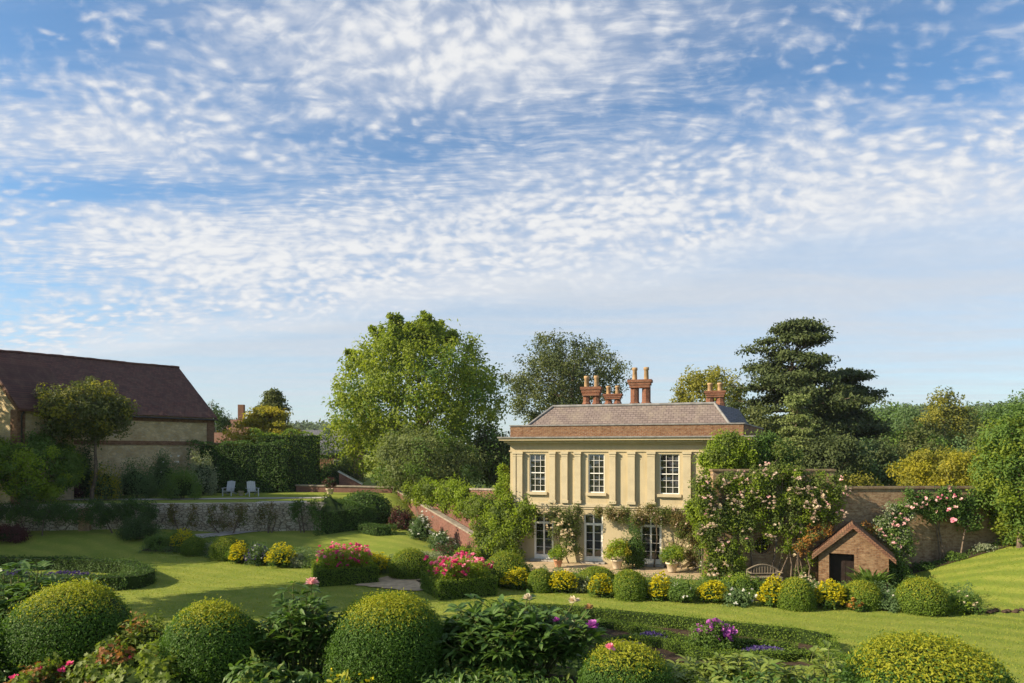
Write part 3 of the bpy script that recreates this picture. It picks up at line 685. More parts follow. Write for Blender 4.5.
# lower wing at the left edge, its gable catching the sun
wc = np.array([-31.8, 45.0]); wdir = (-.949, .316)
wing = thing('barn_wing', 'sunlit gable end of the brick and stone wing beside the barn', 'barn', (wc[0], wc[1], 2.6), math.atan2(-wdir[1], -wdir[0]))
ez = 6.4; mb = MB()
mb.prism([(0, 0, -.5), (0, 0, ez), (-3, 0, ez + 3.3), (-6, 0, ez), (-6, 0, -.5)], (0, 4.0, 0)).build('wall', M['barnstone'], wing)
mb = MB(); mb.span((-.55, -.05, -.5), (.04, .5, ez - .1)); mb.prism([(.06, -.05, ez - .25), (.06, -.05, ez + .1), (-3, -.05, ez + 3.42), (-6, -.05, ez + .1), (-6, -.05, ez - .25), (-3, -.05, ez + 3.0)], (0, .047, 0)); mb.build('brick_quoin', M['brick'], wing)
mb = MB(); mb.prism([(.3, -.1, ez - .2), (.3, -.1, ez - .02), (-3, -.1, ez + 3.6), (-6.3, -.1, ez - .02), (-6.3, -.1, ez - .2), (-3, -.1, ez + 3.43)], (0, 4.3, 0)); mb.build('roof', M['tile'], wing)
mb = MB(); mb.tube([(.12, .2, -.5), (.12, .2, ez - .5), (.3, .2, ez - .25)], .05, 6); mb.build('drainpipe', M['iron'], wing)
# far buildings on the left
def gable(name, label, cat, px0, px1, D, pe, pr, wall_m, roof_m, depth=5.0, rz=0.0, gap=1.2, back=0):
    X0, _, ze = at(px0, D, pe); X1 = at(px1, D)[0]; L = X1 - X0
    t_ = thing(name, label, cat, (X0, D, 0), rz)
    zr = EYE + (HOR - pr) / FPX * (D + depth / 2)
    MB().prism([(0, 0, 1.5), (0, 0, ze), (0, depth / 2, zr - .05), (0, depth, ze), (0, depth, 1.5)], (L, 0, 0)).build('wall', wall_m, t_)
    mb = MB(); mb.prism([(-.25, -.3, ze - .12), (-.25, -.3, ze + .04), (-.25, depth / 2, zr + .1), (-.25, depth + .3, ze + .04), (-.25, depth + .3, ze - .12), (-.25, depth / 2, zr - .04)], (L + .5, 0, 0))
    mb.build('roof', roof_m, t_); return t_, L, zr, ze
gable('outbuilding', 'low outbuilding with long red tiled roof right of the barn', 'outbuilding', 205, 288, 67, 444, 433.5, M['darkbrick'], M['redtile'])
t_, L, zr, ze = gable('cottage', 'brick cottage with dark slate roof behind the tall hedge', 'cottage', 290, 346, 74, 453.5, 431, M['brick'], M['darkslate_shade'], 6, R(-8))
mb = MB(); bars(mb, L - 1.1, L - .2, ze - 1.9, ze - .7, 2, 2, -.05); wf = mb.build('window', M['white'], t_)
MB().quad((L - 1.1, -.01, ze - 1.9), (L - .2, -.01, ze - 1.9), (L - .2, -.01, ze - .7), (L - 1.1, -.01, ze - .7)).build('pane', M['glass'], wf)
t_, L, zr, ze = gable('distant_house', 'distant house with brick chimney behind the yellow tree', 'house', 222, 262, 120, 432, 420, M['brick'], M['redtile'], 8)
X, D, _ = at(237, 122)
MB().span((X - at(222, 120)[0] - .5, 3.6, zr - 1.5), (X - at(222, 120)[0] + .5, 4.4, EYE + 46 / FPX * 122)).build('chimney', M['chim'], t_)
# sloping glass cold frame seen above the terrace wall
X, D, Z = at(350, 58.6, 483)
t_ = thing('cold_frame', 'tilted pale glass cold frame above the low brick wall', 'cold frame', (X, D, 2.9), R(8))
mb = MB(); mb.prism([(-.9, 0, 0), (.9, 0, 0), (.9, 0, .5), (-.9, 0, 1.5)], (0, 1.2, 0)); mb.build('frame_base', M['darkbrick'], t_)
mb = MB(); mb.prism([(-1, -.05, 1.58), (1, -.05, .48), (1, -.05, .55), (-1, -.05, 1.65)], (0, 1.3, 0)); mb.build('lid', M['paintwood'], t_)

# ------------------------------------------------------------------ plants
def shell_points(n, rg, zmin=-.35):
    v = nrm(rg.normal(size=(int(n * 2.2), 3))); v = v[v[:, 2] > zmin][:n]; return v
def lobes(v, rg, k=7, amp=.12):
    """smooth bumps over directions"""
    c = nrm(rg.normal(size=(k, 3))); s_ = rg.uniform(-1, 1, k); e = np.exp(5 * (v @ c.T - 1))
    return 1 + amp * (e * s_).sum(1)
SEED = [100]
def seed():
    SEED[0] += 1; return np.random.default_rng(SEED[0])
def topiary(label, loc, rx, rz, ry=None, n=5000, ls=.045, fresh=.5, zmin=-.35, name='topiary_ball', group=None, amp=.05, leaf='box', fr='boxfresh_lit', cat='topiary', tm='diamond', flo=.05):
    rg = seed(); ry = ry or rx
    zc = rz * (-zmin) / (1 - zmin); rzz = rz / (1 - zmin) if zmin < 0 else rz
    t_ = thing(name, label, cat, loc, rg.uniform(0, 6), group)
    rad = np.array([rx, ry, rzz]); v = shell_points(n, rg, zmin)
    k = lobes(v, rg, 9, amp) * (1 + .045 * rg.normal(size=len(v)))
    k = k + (rg.uniform(size=len(v)) < .03) * rg.uniform(.03, .11, len(v))
    P_ = v * rad * k[:, None]; P_[:, 2] += zc
    N_ = nrm(v / rad)
    pf = fresh * ss_(N_[:, 2], flo, .97)  # upward leaves go yellow: fresh tips plus painted sun on the tops
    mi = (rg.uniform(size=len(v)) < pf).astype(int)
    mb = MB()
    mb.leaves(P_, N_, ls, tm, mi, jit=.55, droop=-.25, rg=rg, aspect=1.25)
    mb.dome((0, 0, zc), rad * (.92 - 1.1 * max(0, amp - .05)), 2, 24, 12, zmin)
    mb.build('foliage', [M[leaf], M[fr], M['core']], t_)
    mb = MB(); mb.tube([(0, 0, -.15), (0, 0, zc * .9 + .05)], .05); mb.build('stem', M['bark'], t_)
    return t_
def flowers(mb, P_, size, mi=0, petals=9, rg=None, up=.5):
    rg = rg or rng; P_ = np.asarray(P_, float); n = len(P_)
    a = rg.uniform(0, 2 * pi, (n, petals)); e = rg.uniform(.05, 1.35, (n, petals))
    dv = np.stack([np.cos(a) * np.cos(e), np.sin(a) * np.cos(e), np.sin(e)], -1).reshape(-1, 3)
    sz = np.repeat(np.broadcast_to(size, n) * rg.uniform(.75, 1.2, n), petals)
    Q = np.repeat(P_, petals, 0) + dv * sz[:, None] * .15
    up_ = np.stack([-np.cos(a) * np.sin(e), -np.sin(a) * np.sin(e), np.cos(e)], -1).reshape(-1, 3)
    mb.leaves(Q, up_, sz * .62, 'round', mi, jit=.25, droop=0, T=dv, rg=rg, aspect=.9)
FLW = {}
def flower_parts(P_, size, mname, petals, parent, rg, name='flower'):
    """up to 100 blooms are parts of their own; more than that are one mass"""
    P_ = np.asarray(P_, float)
    if len(P_) > 100:
        mb = MB(); flowers(mb, P_, size, 0, petals, rg); return tag(mb.build('flowers', M[mname], parent), kind='stuff')
    key = (mname, petals)
    if key not in FLW:
        FLW[key] = []
        for v in range(4):
            mb = MB(); flowers(mb, [(0, 0, 0)], 1.0, 0, petals, rg); o = mb.build(name, M[mname]); FLW[key].append(o.data); bpy.data.objects.remove(o)
    for p in P_:
        o = bpy.data.objects.new(name, FLW[key][rg.integers(0, 4)]); COL.objects.link(o); o.parent = parent
        o.location = p; o.rotation_euler = (rg.normal() * .5 + .25, rg.normal() * .4, rg.uniform(0, 6)); k_ = size * rg.uniform(.7, 1.2); o.scale = (k_, k_, k_)
def shrub(label, loc, rx, ry, rz, leaf, n=2500, ls=.08, name='shrub', cat='shrub', fl=None, tm='diamond', leaf2=None, p2=.3, nclump=40, cr=.33, stem=True, group=None, rz0=0.0, core=.55, topfl=True, jit=.7, droop=.25):
    """irregular bush of leaf clumps; fl = list of (material, count, size)"""
    rg = seed(); t_ = thing(name, label, cat, loc, 0, group)
    rad = np.array([rx, ry, rz])
    v = shell_points(nclump, rg, -.25); k = lobes(v, rg, 8, .3) * rg.uniform(.45, .92, len(v))
    C = v * k[:, None]
    ci = rg.integers(0, len(C), n); off = nrm(rg.normal(size=(n, 3))) * (rg.uniform(size=(n, 1)) ** .45) * cr
    Q = C[ci] + off
    P_ = Q * rad; P_[:, 2] = P_[:, 2] * .8 + rz * .2; N_ = nrm(nrm(off) + .8 * nrm(Q) + np.array([0, 0, .35]))
    ok = P_[:, 2] > .01; P_, N_, ci = P_[ok], N_[ok], ci[ok]
    rr = np.clip(rg.uniform(0, 1, len(C))[ci] * .6 + rg.uniform(0, .4, len(ci)), 0, 1)
    mi = np.zeros(len(ci), int)
    if leaf2: mi = ((rg.uniform(size=len(C)) < p2)[ci] & (rg.uniform(size=len(ci)) < .85)).astype(int) * 1
    mb = MB(); mb.leaves(P_, N_, ls, tm, mi, rr, jit, droop, rg=rg)
    if core: mb.dome((0, 0, rz * .2), rad * core * np.array([1, 1, .8]), 2, 14, 7, -.2, .1, SEED[0])
    mb.build('foliage', [M[leaf], M[leaf2 or leaf], M['core']], t_)
    if stem:
        mb = MB()
        for i in range(5):
            c = C[rg.integers(0, len(C))] * rad * .8; mb.tube([(c[0] * .1, c[1] * .1, -.1), (c[0] * .5, c[1] * .5, rz * .35), (c[0], c[1], max(.1, c[2]))], [.035, .025, .01], 5)
        mb.build('stem', M['bark'], t_)
    for m_, cnt, fs in (fl or []):
        vv = shell_points(cnt, rg, .05 if topfl else -.2)
        kk = lobes(vv, rg, 9, .35) * rg.uniform(.72, 1.06, len(vv))
        Fp = vv * kk[:, None] * rad; Fp[:, 2] = Fp[:, 2] * .85 + rz * .2
        flower_parts(Fp, fs, m_, 8, t_, rg)
    return t_
def hedge(label, pts, wd, ht, n, leaf='hedge', ls=.07, name='hedge', cat='hedge', fresh=0.0, fr='boxfresh_lit', closed=False, wob=.04, group=None, top=None):
    """clipped hedge along a line, leaves on a solid twiggy core"""
    rg = seed(); p = np.array([q[:2] for q in pts], float)
    if closed: p = np.vstack([p, p[:1]])
    L = np.concatenate([[0], np.cumsum(np.linalg.norm(np.diff(p, axis=0), axis=1))])
    o = p.mean(0); z0 = float(hgt(*o)); t_ = thing(name, label, cat, (o[0], o[1], z0), 0, group)
    s_ = rg.uniform(-wd / 2 * (not closed), L[-1] + wd / 2 * (not closed), n)
    q = np.stack([np.interp(s_, L, p[:, i]) for i in (0, 1)], -1)
    def tang(sv):
        e = .05; lo = np.clip(sv - e, 0, L[-1]); hi = np.clip(sv + e, 0, L[-1])
        return nrm(np.stack([np.interp(hi, L, p[:, i]) - np.interp(lo, L, p[:, i]) for i in (0, 1)], -1))
    t2 = tang(np.clip(s_, 0, L[-1])); ext = s_ - np.clip(s_, 0, L[-1]); q = q + t2 * ext[:, None]
    b2 = np.stack([-t2[:, 1], t2[:, 0]], -1)
    per = wd + 2 * ht; u = rg.uniform(0, per, n)
    sidef = np.where(u < ht, -1, np.where(u > ht + wd, 1, 0))
    off = np.where(sidef == 0, u - ht - wd / 2, sidef * wd / 2); zz_ = np.where(sidef == 0, ht, np.where(sidef < 0, u, per - u))
    wb = 1 + wob * np.sin(s_ * 1.9 + SEED[0]) + wob * .7 * np.sin(s_ * 4.3)
    hz = np.array([float(x) for x in hgt(q[:, 0] + b2[:, 0] * off, q[:, 1] + b2[:, 1] * off)]) - z0
    P_ = np.stack([q[:, 0] + b2[:, 0] * off * wb - o[0], q[:, 1] + b2[:, 1] * off * wb - o[1], zz_ * wb + hz], -1) + .025 * rg.normal(size=(n, 3))
    N_ = np.stack([b2[:, 0] * sidef, b2[:, 1] * sidef, (sidef == 0) * 1.0 + .25], -1)
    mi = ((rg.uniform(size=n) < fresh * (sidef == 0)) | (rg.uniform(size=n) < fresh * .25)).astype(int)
    mb = MB(); mb.leaves(P_, N_, ls, 'diamond', mi, jit=.5, droop=-.1, rg=rg)
    m_ = max(8, int(L[-1] / .5)); sv = np.linspace(0, L[-1], m_); qq = np.stack([np.interp(sv, L, p[:, i]) for i in (0, 1)], -1); tt = tang(sv); bb = np.stack([-tt[:, 1], tt[:, 0]], -1)
    V = []
    for i in range(m_):
        for sx, zt in ((-1, -.3), (-1, ht * .95), (1, ht * .95), (1, -.3)):
            x, y = qq[i] + bb[i] * sx * wd * .46 ; V.append((x - o[0], y - o[1], zt + float(hgt(x, y)) - z0))
    F = [[i * 4 + j, i * 4 + j + 1, i * 4 + 5 + j, i * 4 + 4 + j] for i in range(m_ - 1) for j in range(3)] + [[3, 2, 1, 0], [m_ * 4 - 4, m_ * 4 - 3, m_ * 4 - 2, m_ * 4 - 1]]
    mb.add(V, F, 2)
    mb.build('foliage', [M[leaf], M[fr], M['core']], t_)
    return t_
def tree(label, px, D, top, bot, wpx, leaf, kind='round', nc=160, lpc=90, ls=.3, name='tree', bark='bark', cat='tree', leaf2=None, p2=.25, cr=None, base=None, depth=1.0, trunk_r=None, group=None, X=None, open_=.45, bottom_px=None, sp=.5, tm='diamond', flat=1.0, lob=.2, lev_=13):
    rg = seed()
    X = (px - 512) / FPX * D if X is None else X
    z0 = float(hgt(X, D)) if base is None else base
    zt = EYE + (HOR - top) / FPX * D - z0; zb = EYE + (HOR - bot) / FPX * D - z0; Rr = wpx / 2 / FPX * D
    t_ = thing(name, label, cat, (X, D, z0), 0, group)
    H = (zt - zb) / 2; zc = (zt + zb) / 2
    if kind == 'layer':                                    # cedar or pine: flat plates of foliage on level boughs
        C = []; lev = lev_; tops = []
        for i in range(lev):
            f = (i + rg.uniform(-.25, .25)) / (lev - 1); z = zb + (zt - zb) * f * .97
            rl = Rr * (1.04 - .68 * max(0, f) ** 1.9) * rg.uniform(.84, 1.12)
            for j in range(rg.integers(7, 12)):
                a = rg.uniform(0, 2 * pi)
                m_ = max(2, int(round(nc / lev / 9)))
                rr_ = rl * rg.uniform(.5, 1.12); zj = z; z = zj + rg.normal() * (zt - zb) / lev * .42 * (f < .93)
                tops.append((rr_ * cos(a) * .9, rr_ * sin(a) * depth * .9, z))
                for q in range(m_):
                    e = rg.uniform(.15, 1.0) ** .7; C.append((rr_ * e * cos(a + rg.normal() * .22), rr_ * e * sin(a + rg.normal() * .22) * depth, z + rg.normal() * .14 - .06 * e * rr_ + .35 * (1 - e)))
                z = zj
        C = np.array(C); cr_ = cr or Rr * .2; flat = .27
    else:
        v = nrm(rg.normal(size=(nc, 3)))
        lo = lobes(v, rg, 14, lob)
        rr_ = (open_ + (1 - open_) * rg.uniform(size=nc) ** .6) * lo
        C = v * rr_[:, None]
        if kind == 'cone': C[:, :2] *= np.clip(1.15 - .55 * (C[:, 2:] + 1), .1, 2)
        if kind == 'egg': C[:, :2] *= (1 - .22 * C[:, 2:])
        C = C * np.array([Rr, Rr * depth, H]) + np.array([0, 0, zc])
        if kind == 'spires': C[:, :2] *= (1 - .16 * (C[:, 2:] - zc) / H)
        if kind == 'spires':                               # leading shoots stand up through the crown's top
            ex = []
            for i in range(22):
                a = rg.uniform(0, 2 * pi); e = rg.uniform(.15, .88); hs = rg.uniform(.12, .40); x, y = cos(a) * e * Rr, sin(a) * e * Rr
                zt_ = zc + H * math.sqrt(max(.05, 1 - e * e)) * 1.0
                for q in range(6): ex.append((x * (1 + q * .02) + rg.normal() * .15, y + rg.normal() * .15, zt_ - .9 + q * hs))
            C = np.vstack([C, ex])
        cr_ = cr or Rr * .2
    n = len(C) * lpc; ci = np.repeat(np.arange(len(C)), lpc)
    crr = cr_ * rg.uniform(.6, 1.3, len(C))
    if kind == 'spires': crr[-132:] = cr_ * np.tile(np.linspace(.72, .28, 6), 22)
    off = nrm(rg.normal(size=(n, 3))) * (rg.uniform(size=(n, 1)) ** sp) * crr[ci][:, None] * np.array([1, 1, flat])
    P_ = C[ci] + off; outw = nrm(C[ci] - np.array([0, 0, zc]))
    N_ = nrm(nrm(off / np.array([1, 1, flat])) + .7 * outw + np.array([0, 0, .4]))
    crn = rg.uniform(0, 1, len(C)); rr = np.clip(crn[ci] * .65 + rg.uniform(0, .35, n), 0, 1)
    mi = (rg.uniform(size=len(C)) < p2)[ci].astype(int) if leaf2 else 0
    mb = MB(); mb.leaves(P_, N_, ls, tm, mi, rr, .65, .3, rg=rg); mb.build('crown', [M[leaf], M[leaf2 or leaf]], t_)
    tr = trunk_r or max(.12, Rr * .055); mb = MB()
    ztk = zt * .86 if kind in ('layer', 'cone') else zc + H * .35
    hh = np.linspace(-.2, ztk, 9); wob = np.cumsum(rg.normal(size=(9, 2)) * tr * .28, 0); wob[:2] = 0
    tp = np.column_stack([wob, hh]); mb.tube(tp, tr * np.linspace(1.25, .22, 9), 8)
    tgt = C[rg.choice(len(C), min(len(C), 34), replace=False)] if kind != 'layer' else np.array(tops)
    for c in tgt:
        zs = np.clip(c[2] - rg.uniform(.3, .7) * (np.hypot(c[0], c[1])) * (.6 if kind != 'layer' else .1), max(.3, zb * .7), ztk * .97)
        s0 = np.array([np.interp(zs, hh, wob[:, 0]), np.interp(zs, hh, wob[:, 1]), zs])
        mid = s0 * .5 + c * .5 + np.array([0, 0, (.08 if kind != 'layer' else -.03) * np.linalg.norm(c - s0)])
        r0 = tr * .42 * (1.1 - zs / (zt + .1)); mb.tube([s0, mid, c], [r0, r0 * .6, r0 * .2], 5)
    mb.build('trunk', M[bark], t_)
    return t_
def creeper(label, pts, n, leaf, ls, name='climbing_plant', cat='climber', thick=.35, leaf2=None, p2=.3, fl=None, nc=60, cr=.4, tm='diamond', base=None, stems=3, jit=.7):
    """clumps of leaves scattered through a region of the photograph given as (px, py, D, radius m) blobs"""
    rg = seed(); B = np.array([(*at(a, D, b), r_) for a, b, D, r_ in pts]); o = B[:, :3].mean(0)
    zb = float(hgt(o[0], o[1])); t_ = thing(name, label, cat, (o[0], o[1], zb if base is None else base)); org = np.array(t_.location)
    wgt = B[:, 3] ** 2; bi = rg.choice(len(B), nc, p=wgt / wgt.sum())
    C = B[bi, :3] - org + nrm(rg.normal(size=(nc, 3))) * (rg.uniform(size=(nc, 1)) ** .5) * B[bi, 3:4] * np.array([1, thick, 1])
    ci = rg.integers(0, nc, n); crr = cr * rg.uniform(.5, 1.3, nc)
    off = nrm(rg.normal(size=(n, 3))) * rg.uniform(size=(n, 1)) ** .5 * crr[ci][:, None] * np.array([1, .7, 1])
    P_ = C[ci] + off; N_ = nrm(nrm(off) + np.array([-.1, -.7, .5]))
    ok = P_[:, 2] + org[2] > hgt(P_[:, 0] + org[0], P_[:, 1] + org[1]); P_, N_, ci = P_[ok], N_[ok], ci[ok]
    rr = np.clip(rg.uniform(0, 1, nc)[ci] * .6 + rg.uniform(0, .4, len(ci)), 0, 1)
    mi = (rg.uniform(size=nc) < p2)[ci].astype(int) if leaf2 else 0
    mb = MB(); mb.leaves(P_, N_, ls, tm, mi, rr, jit, .35, rg=rg); mb.build('foliage', [M[leaf], M[leaf2 or leaf]], t_)
    mb = MB()
    for i in range(stems):
        c = C[rg.integers(0, nc)]; g = np.array([c[0] * .4, rg.uniform(.0, .2), zb - org[2] - .05])
        mb.tube([g, g * .5 + c * .5 + rg.normal(size=3) * .12, c], [.05, .035, .015], 5)
    for i in range(nc // 2):
        c = C[rg.integers(0, nc)]; e = C[np.argsort(((C - c) ** 2).sum(1))[min(4, nc - 1)]]
        mb.tube([c, (c + e) / 2 + rg.normal(size=3) * .06, e], [.018, .014, .008], 4)
    mb.build('stem', M['bark'], t_)
    for m_, cnt, fs in (fl or []):
        kcl = 5 if cnt > 60 else 2; c2 = np.repeat(rg.integers(0, nc, cnt // kcl + 1), kcl)[:cnt]
        ctr = np.repeat(rg.normal(size=(cnt // kcl + 1, 3)) * np.array([.5, .2, .5]), kcl, 0)[:cnt]
        Fp = C[c2] + (ctr + np.array([0, -.85, .25])) * crr[c2][:, None] + rg.normal(size=(cnt, 3)) * fs * .9
        flower_parts(Fp, fs, m_, 8, t_, rg)
    return t_

# ================================================================== planting
# ---- trees behind the garden
tree('large bright green broadleaf tree with leading shoots left of the house', 419, 64, 326, 488, 176, 'maple', 'spires', 460, 110, .31, cr=1.15, leaf2='midgreen', p2=.18, open_=.45, lob=.14)
tree('grey olive willow in front of the large bright broadleaf tree', 418, 55.5, 428, 494, 78, 'willow', 'round', 150, 130, .2, cr=.8, name='willow', bark='barkpale', leaf2='midgreen', p2=.2)
tree('slim grey green willow right of the grey olive one, feathery top', 458, 56.5, 438, 494, 44, 'willow', 'egg', 70, 110, .2, cr=.7, name='willow', bark='barkpale', leaf2='midgreen', p2=.5)
tree('airy dull olive tree with dark trunk behind the left of the house roof', 566, 82, 336, 430, 112, 'oak', 'round', 330, 85, .30, cr=1.1, open_=.35, trunk_r=.5, leaf2='pine', p2=.4)
tree('olive yellow round tree behind the chimneys on the roof', 712, 76, 370, 430, 66, 'lime', 'round', 95, 80, .32, cr=1.05, open_=.5)
tree('small olive yellow tree left of the round one behind the roof', 680, 77, 387, 430, 26, 'lime', 'egg', 32, 70, .3, cr=.75)
tree('huge dark spreading pine right of the house', 796, 62, 324, 486, 150, 'pine', 'layer', 820, 76, .30, name='pine_tree', cr=1.2, lev_=13, trunk_r=.55)
tree('second dark pine behind, lower and to the right of the huge one', 848, 66, 374, 486, 104, 'pine', 'layer', 600, 72, .30, name='pine_tree', cr=1.15, lev_=10, trunk_r=.45)
tree('yellow green deodar with drooping boughs in front of the dark pines', 797, 52, 398, 480, 54, 'deodar', 'layer', 170, 60, .2, name='conifer', cr=.6, lev_=11, bark='barkpale')
tree('dull olive bush tree between the house roof and the dark pine', 752, 56, 402, 470, 50, 'oak', 'round', 70, 80, .26, cr=.9)
tree('dark holly at the foot of the second pine', 832, 50, 430, 492, 60, 'pine', 'round', 80, 90, .22, cr=.8, name='evergreen_tree')
tree('olive brown tall tree beyond the long garden wall', 945, 70, 394, 478, 56, 'lime', 'egg', 120, 85, .3, cr=1.0, leaf2='oak', p2=.5)
tree('cool green tree between the second pine and the olive brown tree', 905, 76, 406, 482, 44, 'bluegreen', 'egg', 90, 85, .3, cr=1.0)
tree('dark green tree right of the olive brown one beyond the wall', 985, 74, 408, 482, 60, 'midgreen', 'round', 110, 85, .32, cr=1.15, leaf2='bluegreen', p2=.6)
tree('pale dome shaped tree at the far right skyline', 1010, 100, 403, 452, 66, 'bluegreen', 'round', 100, 70, .4, cr=1.4)
tree('golden leaved shrub tree just behind the long garden wall', 942, 43, 450, 492, 80, 'gold', 'round', 100, 110, .18, cr=.62, leaf2='lime', p2=.4, name='golden_shrub')
tree('fresh green tree leaning over the right end of the wall', 1020, 32.6, 400, 560, 84, 'midgreen', 'round', 240, 120, .16, cr=.55, leaf2='maple', p2=.45)
tree('dark round tree just behind the barn gable', 214, 86, 407, 442, 28, 'yew', 'round', 40, 70, .3, cr=.8)
tree('amber leaved spreading tree behind the tall hedge', 266, 66, 409, 446, 84, 'autumn', 'layer', 150, 60, .26, cr=.9, leaf2='lime', p2=.4)
tree('thin dark topped tree rising above the amber tree', 274, 70, 394, 430, 36, 'oak', 'layer', 60, 45, .26, cr=.7)
tree('bare leaning sapling beside the barn gable', 213, 80, 393, 425, 12, 'oak', 'egg', 6, 6, .2, cr=.3)
tree('small dark tree with sunlit golden top against the barn roof', 92, 47.5, 379, 446, 84, 'oak', 'round', 190, 120, .19, cr=.62, leaf2='lime', p2=.25, trunk_r=.12, lob=.4)
tree('round green orchard tree at the left edge of the terrace', 30, 45.9, 434, 500, 92, 'midgreen', 'round', 240, 140, .17, cr=.55, leaf2='wist', p2=.25, trunk_r=.2, name='orchard_tree', lob=.35)
tree('dark evergreen mass between the broadleaf tree and the house', 496, 60, 428, 492, 46, 'midgreen', 'round', 90, 100, .28, cr=.9, leaf2='pine', p2=.5)
tree('wide mid green tree on the skyline left of the olive brown one', 890, 95, 410, 470, 70, 'midgreen', 'round', 120, 80, .38, cr=1.5, leaf2='bluegreen', p2=.6)
tree('olive green tree low behind the golden shrub tree', 915, 58, 428, 486, 60, 'oak', 'round', 110, 90, .26, cr=.9, leaf2='midgreen', p2=.4)
tree('dusky green tree low behind the right end of the wall', 990, 52, 436, 492, 64, 'bluegreen', 'round', 120, 100, .24, cr=.85, leaf2='oak', p2=.4)
tree('blue green bush behind the foot of the second pine', 872, 54, 440, 490, 50, 'bluegreen', 'round', 90, 100, .22, cr=.8, leaf2='pine', p2=.4)
tree('tall pale green tree at the right frame edge skyline', 1024, 84, 396, 470, 50, 'midgreen', 'egg', 100, 85, .34, cr=1.2, leaf2='bluegreen', p2=.5)
# trees just out of the frame on the left whose shade lies over the lawn and the knot garden
tree('tall broad oak beyond the left edge, shading the knot garden', 0, 15.5, 150, 330, 460, 'oak', 'round', 200, 90, .34, cr=1.35, X=-20.5, base=0.0, trunk_r=.4, name='oak_tree')
tree('tall oak beyond the left edge, shading the left lawn', 0, 25.0, 240, 410, 190, 'oak', 'round', 190, 90, .34, cr=1.3, X=-27.5, base=0.0, trunk_r=.4, name='oak_tree')
tree('broad oak beyond the left edge beside the barn wing', 0, 37.5, 205, 480, 205, 'oak', 'round', 360, 90, .40, cr=1.5, X=-42, base=1.0, trunk_r=.4, name='oak_tree')
# far hills
def hills(name, px0, px1, D, pts, m_, seedv):
    rg = np.random.default_rng(seedv); n = 150; K = 14
    pxs = np.linspace(px0, px1, n); py = np.interp(pxs, [p[0] for p in pts], [p[1] for p in pts])
    V = []
    for j in range(K):
        f = j / (K - 1); Dj = D * (.72 + .28 * f)
        for i in range(n):
            X, _, Z = at(pxs[i], D, py[i]); z = (Z) * math.sin(f * pi / 2) ** 1.2
            V.append((X * (.8 + .2 * f), Dj, z + rg.normal() * D * .0022 + D * .004 * sin(i * .9 + j * 2.1) * rg.uniform(0, 1)))
    F = [[j * n + i, j * n + i + 1, (j + 1) * n + i + 1, (j + 1) * n + i] for j in range(K - 1) for i in range(n - 1)]
    V = np.array(V); mb = MB(); mb.add(V, F, 0, .3, True)
    k = 45000; ii = rg.integers(0, len(V), k); P_ = V[ii] + rg.normal(size=(k, 3)) * np.array([D * .004, D * .008, D * .0022])
    mb.leaves(P_, np.tile([0, -.4, 1.0], (k, 1)), D * .0046, 'diamond', 0, rg.uniform(0, 1, len(V))[ii], .6, 0, rg=rg, aspect=1.3)
    return tag(mb.build(name, m_), kind='structure')
hills('hills', 120, 430, 520, [(120, 440), (200, 430), (240, 424), (290, 429), (320, 427), (350, 431), (400, 428), (430, 432)], M['farwood'], 3)
hills('hills', 620, 1200, 420, [(620, 440), (740, 425), (850, 415), (900, 409), (950, 413), (1000, 407), (1060, 402), (1200, 405)], M['farwood'], 4)
hills('hills', -300, 130, 600, [(-300, 436), (0, 440), (130, 440)], M['farwood'], 5)

# ---- upper terrace, left
def G(px, D): 
    X = (px - 512) / FPX * D; return (X, D, float(hgt(X, D)))
def shr(label, px, D, wpx, hpx, leaf, n=2200, ls=.12, ry=None, **k):
    s_ = D / FPX; rx = wpx / 2 * s_; return shrub(label, G(px, D), rx, ry or rx * .8, hpx * s_ , leaf, int(n * 2.2), ls, nclump=60, **k)
shr('dark bush beneath the small tree against the barn wall', 82, 51, 34, 52, 'yew', 2600, .15)
shr('dark rounded bush high against the barn wall', 117, 54, 26, 46, 'yew', 1800, .15)
shr('yellow lit shrub standing in front of the dark bushes on the terrace', 105, 48.2, 30, 40, 'gold', 1400, .14, leaf2='bluegreen', p2=.5)  # gold leaf clumps paint the yellow sunlight on this shrub
shr('broad cool green shrub right of the yellow lit shrub', 136, 50, 44, 40, 'bluegreen', 2800, .13)
shr('grey green shrub against the barn wall in the middle of the border', 164, 53, 40, 44, 'bluegreen', 2600, .13, fl=[('whitepetal', 10, .13)])
shr('feathery green shrub at the terrace edge left of the variegated one', 182, 49.5, 44, 32, 'midgreen', 2600, .12, leaf2='bluegreen')
shr('pale variegated shrub left of the garden chairs', 203, 53.5, 36, 48, 'silver', 2800, .12)
shr('low dark mound below the orchard tree', 62, 49.5, 40, 18, 'plum', 1200, .12)
hedge('broad dark hedge behind the two garden chairs', [G(204, 57), G(278, 57.5)], 2.0, 4.0, 9000, 'hedge', .15)
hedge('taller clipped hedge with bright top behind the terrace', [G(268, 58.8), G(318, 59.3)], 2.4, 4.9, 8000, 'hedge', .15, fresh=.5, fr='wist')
shr('dark shrubs filling the corner under the cottage', 338, 62, 50, 34, 'yew', 2600, .16, name='shrub')
shr('small sunlit bush below the cottage wall', 309, 61.2, 16, 42, 'wist', 700, .16)
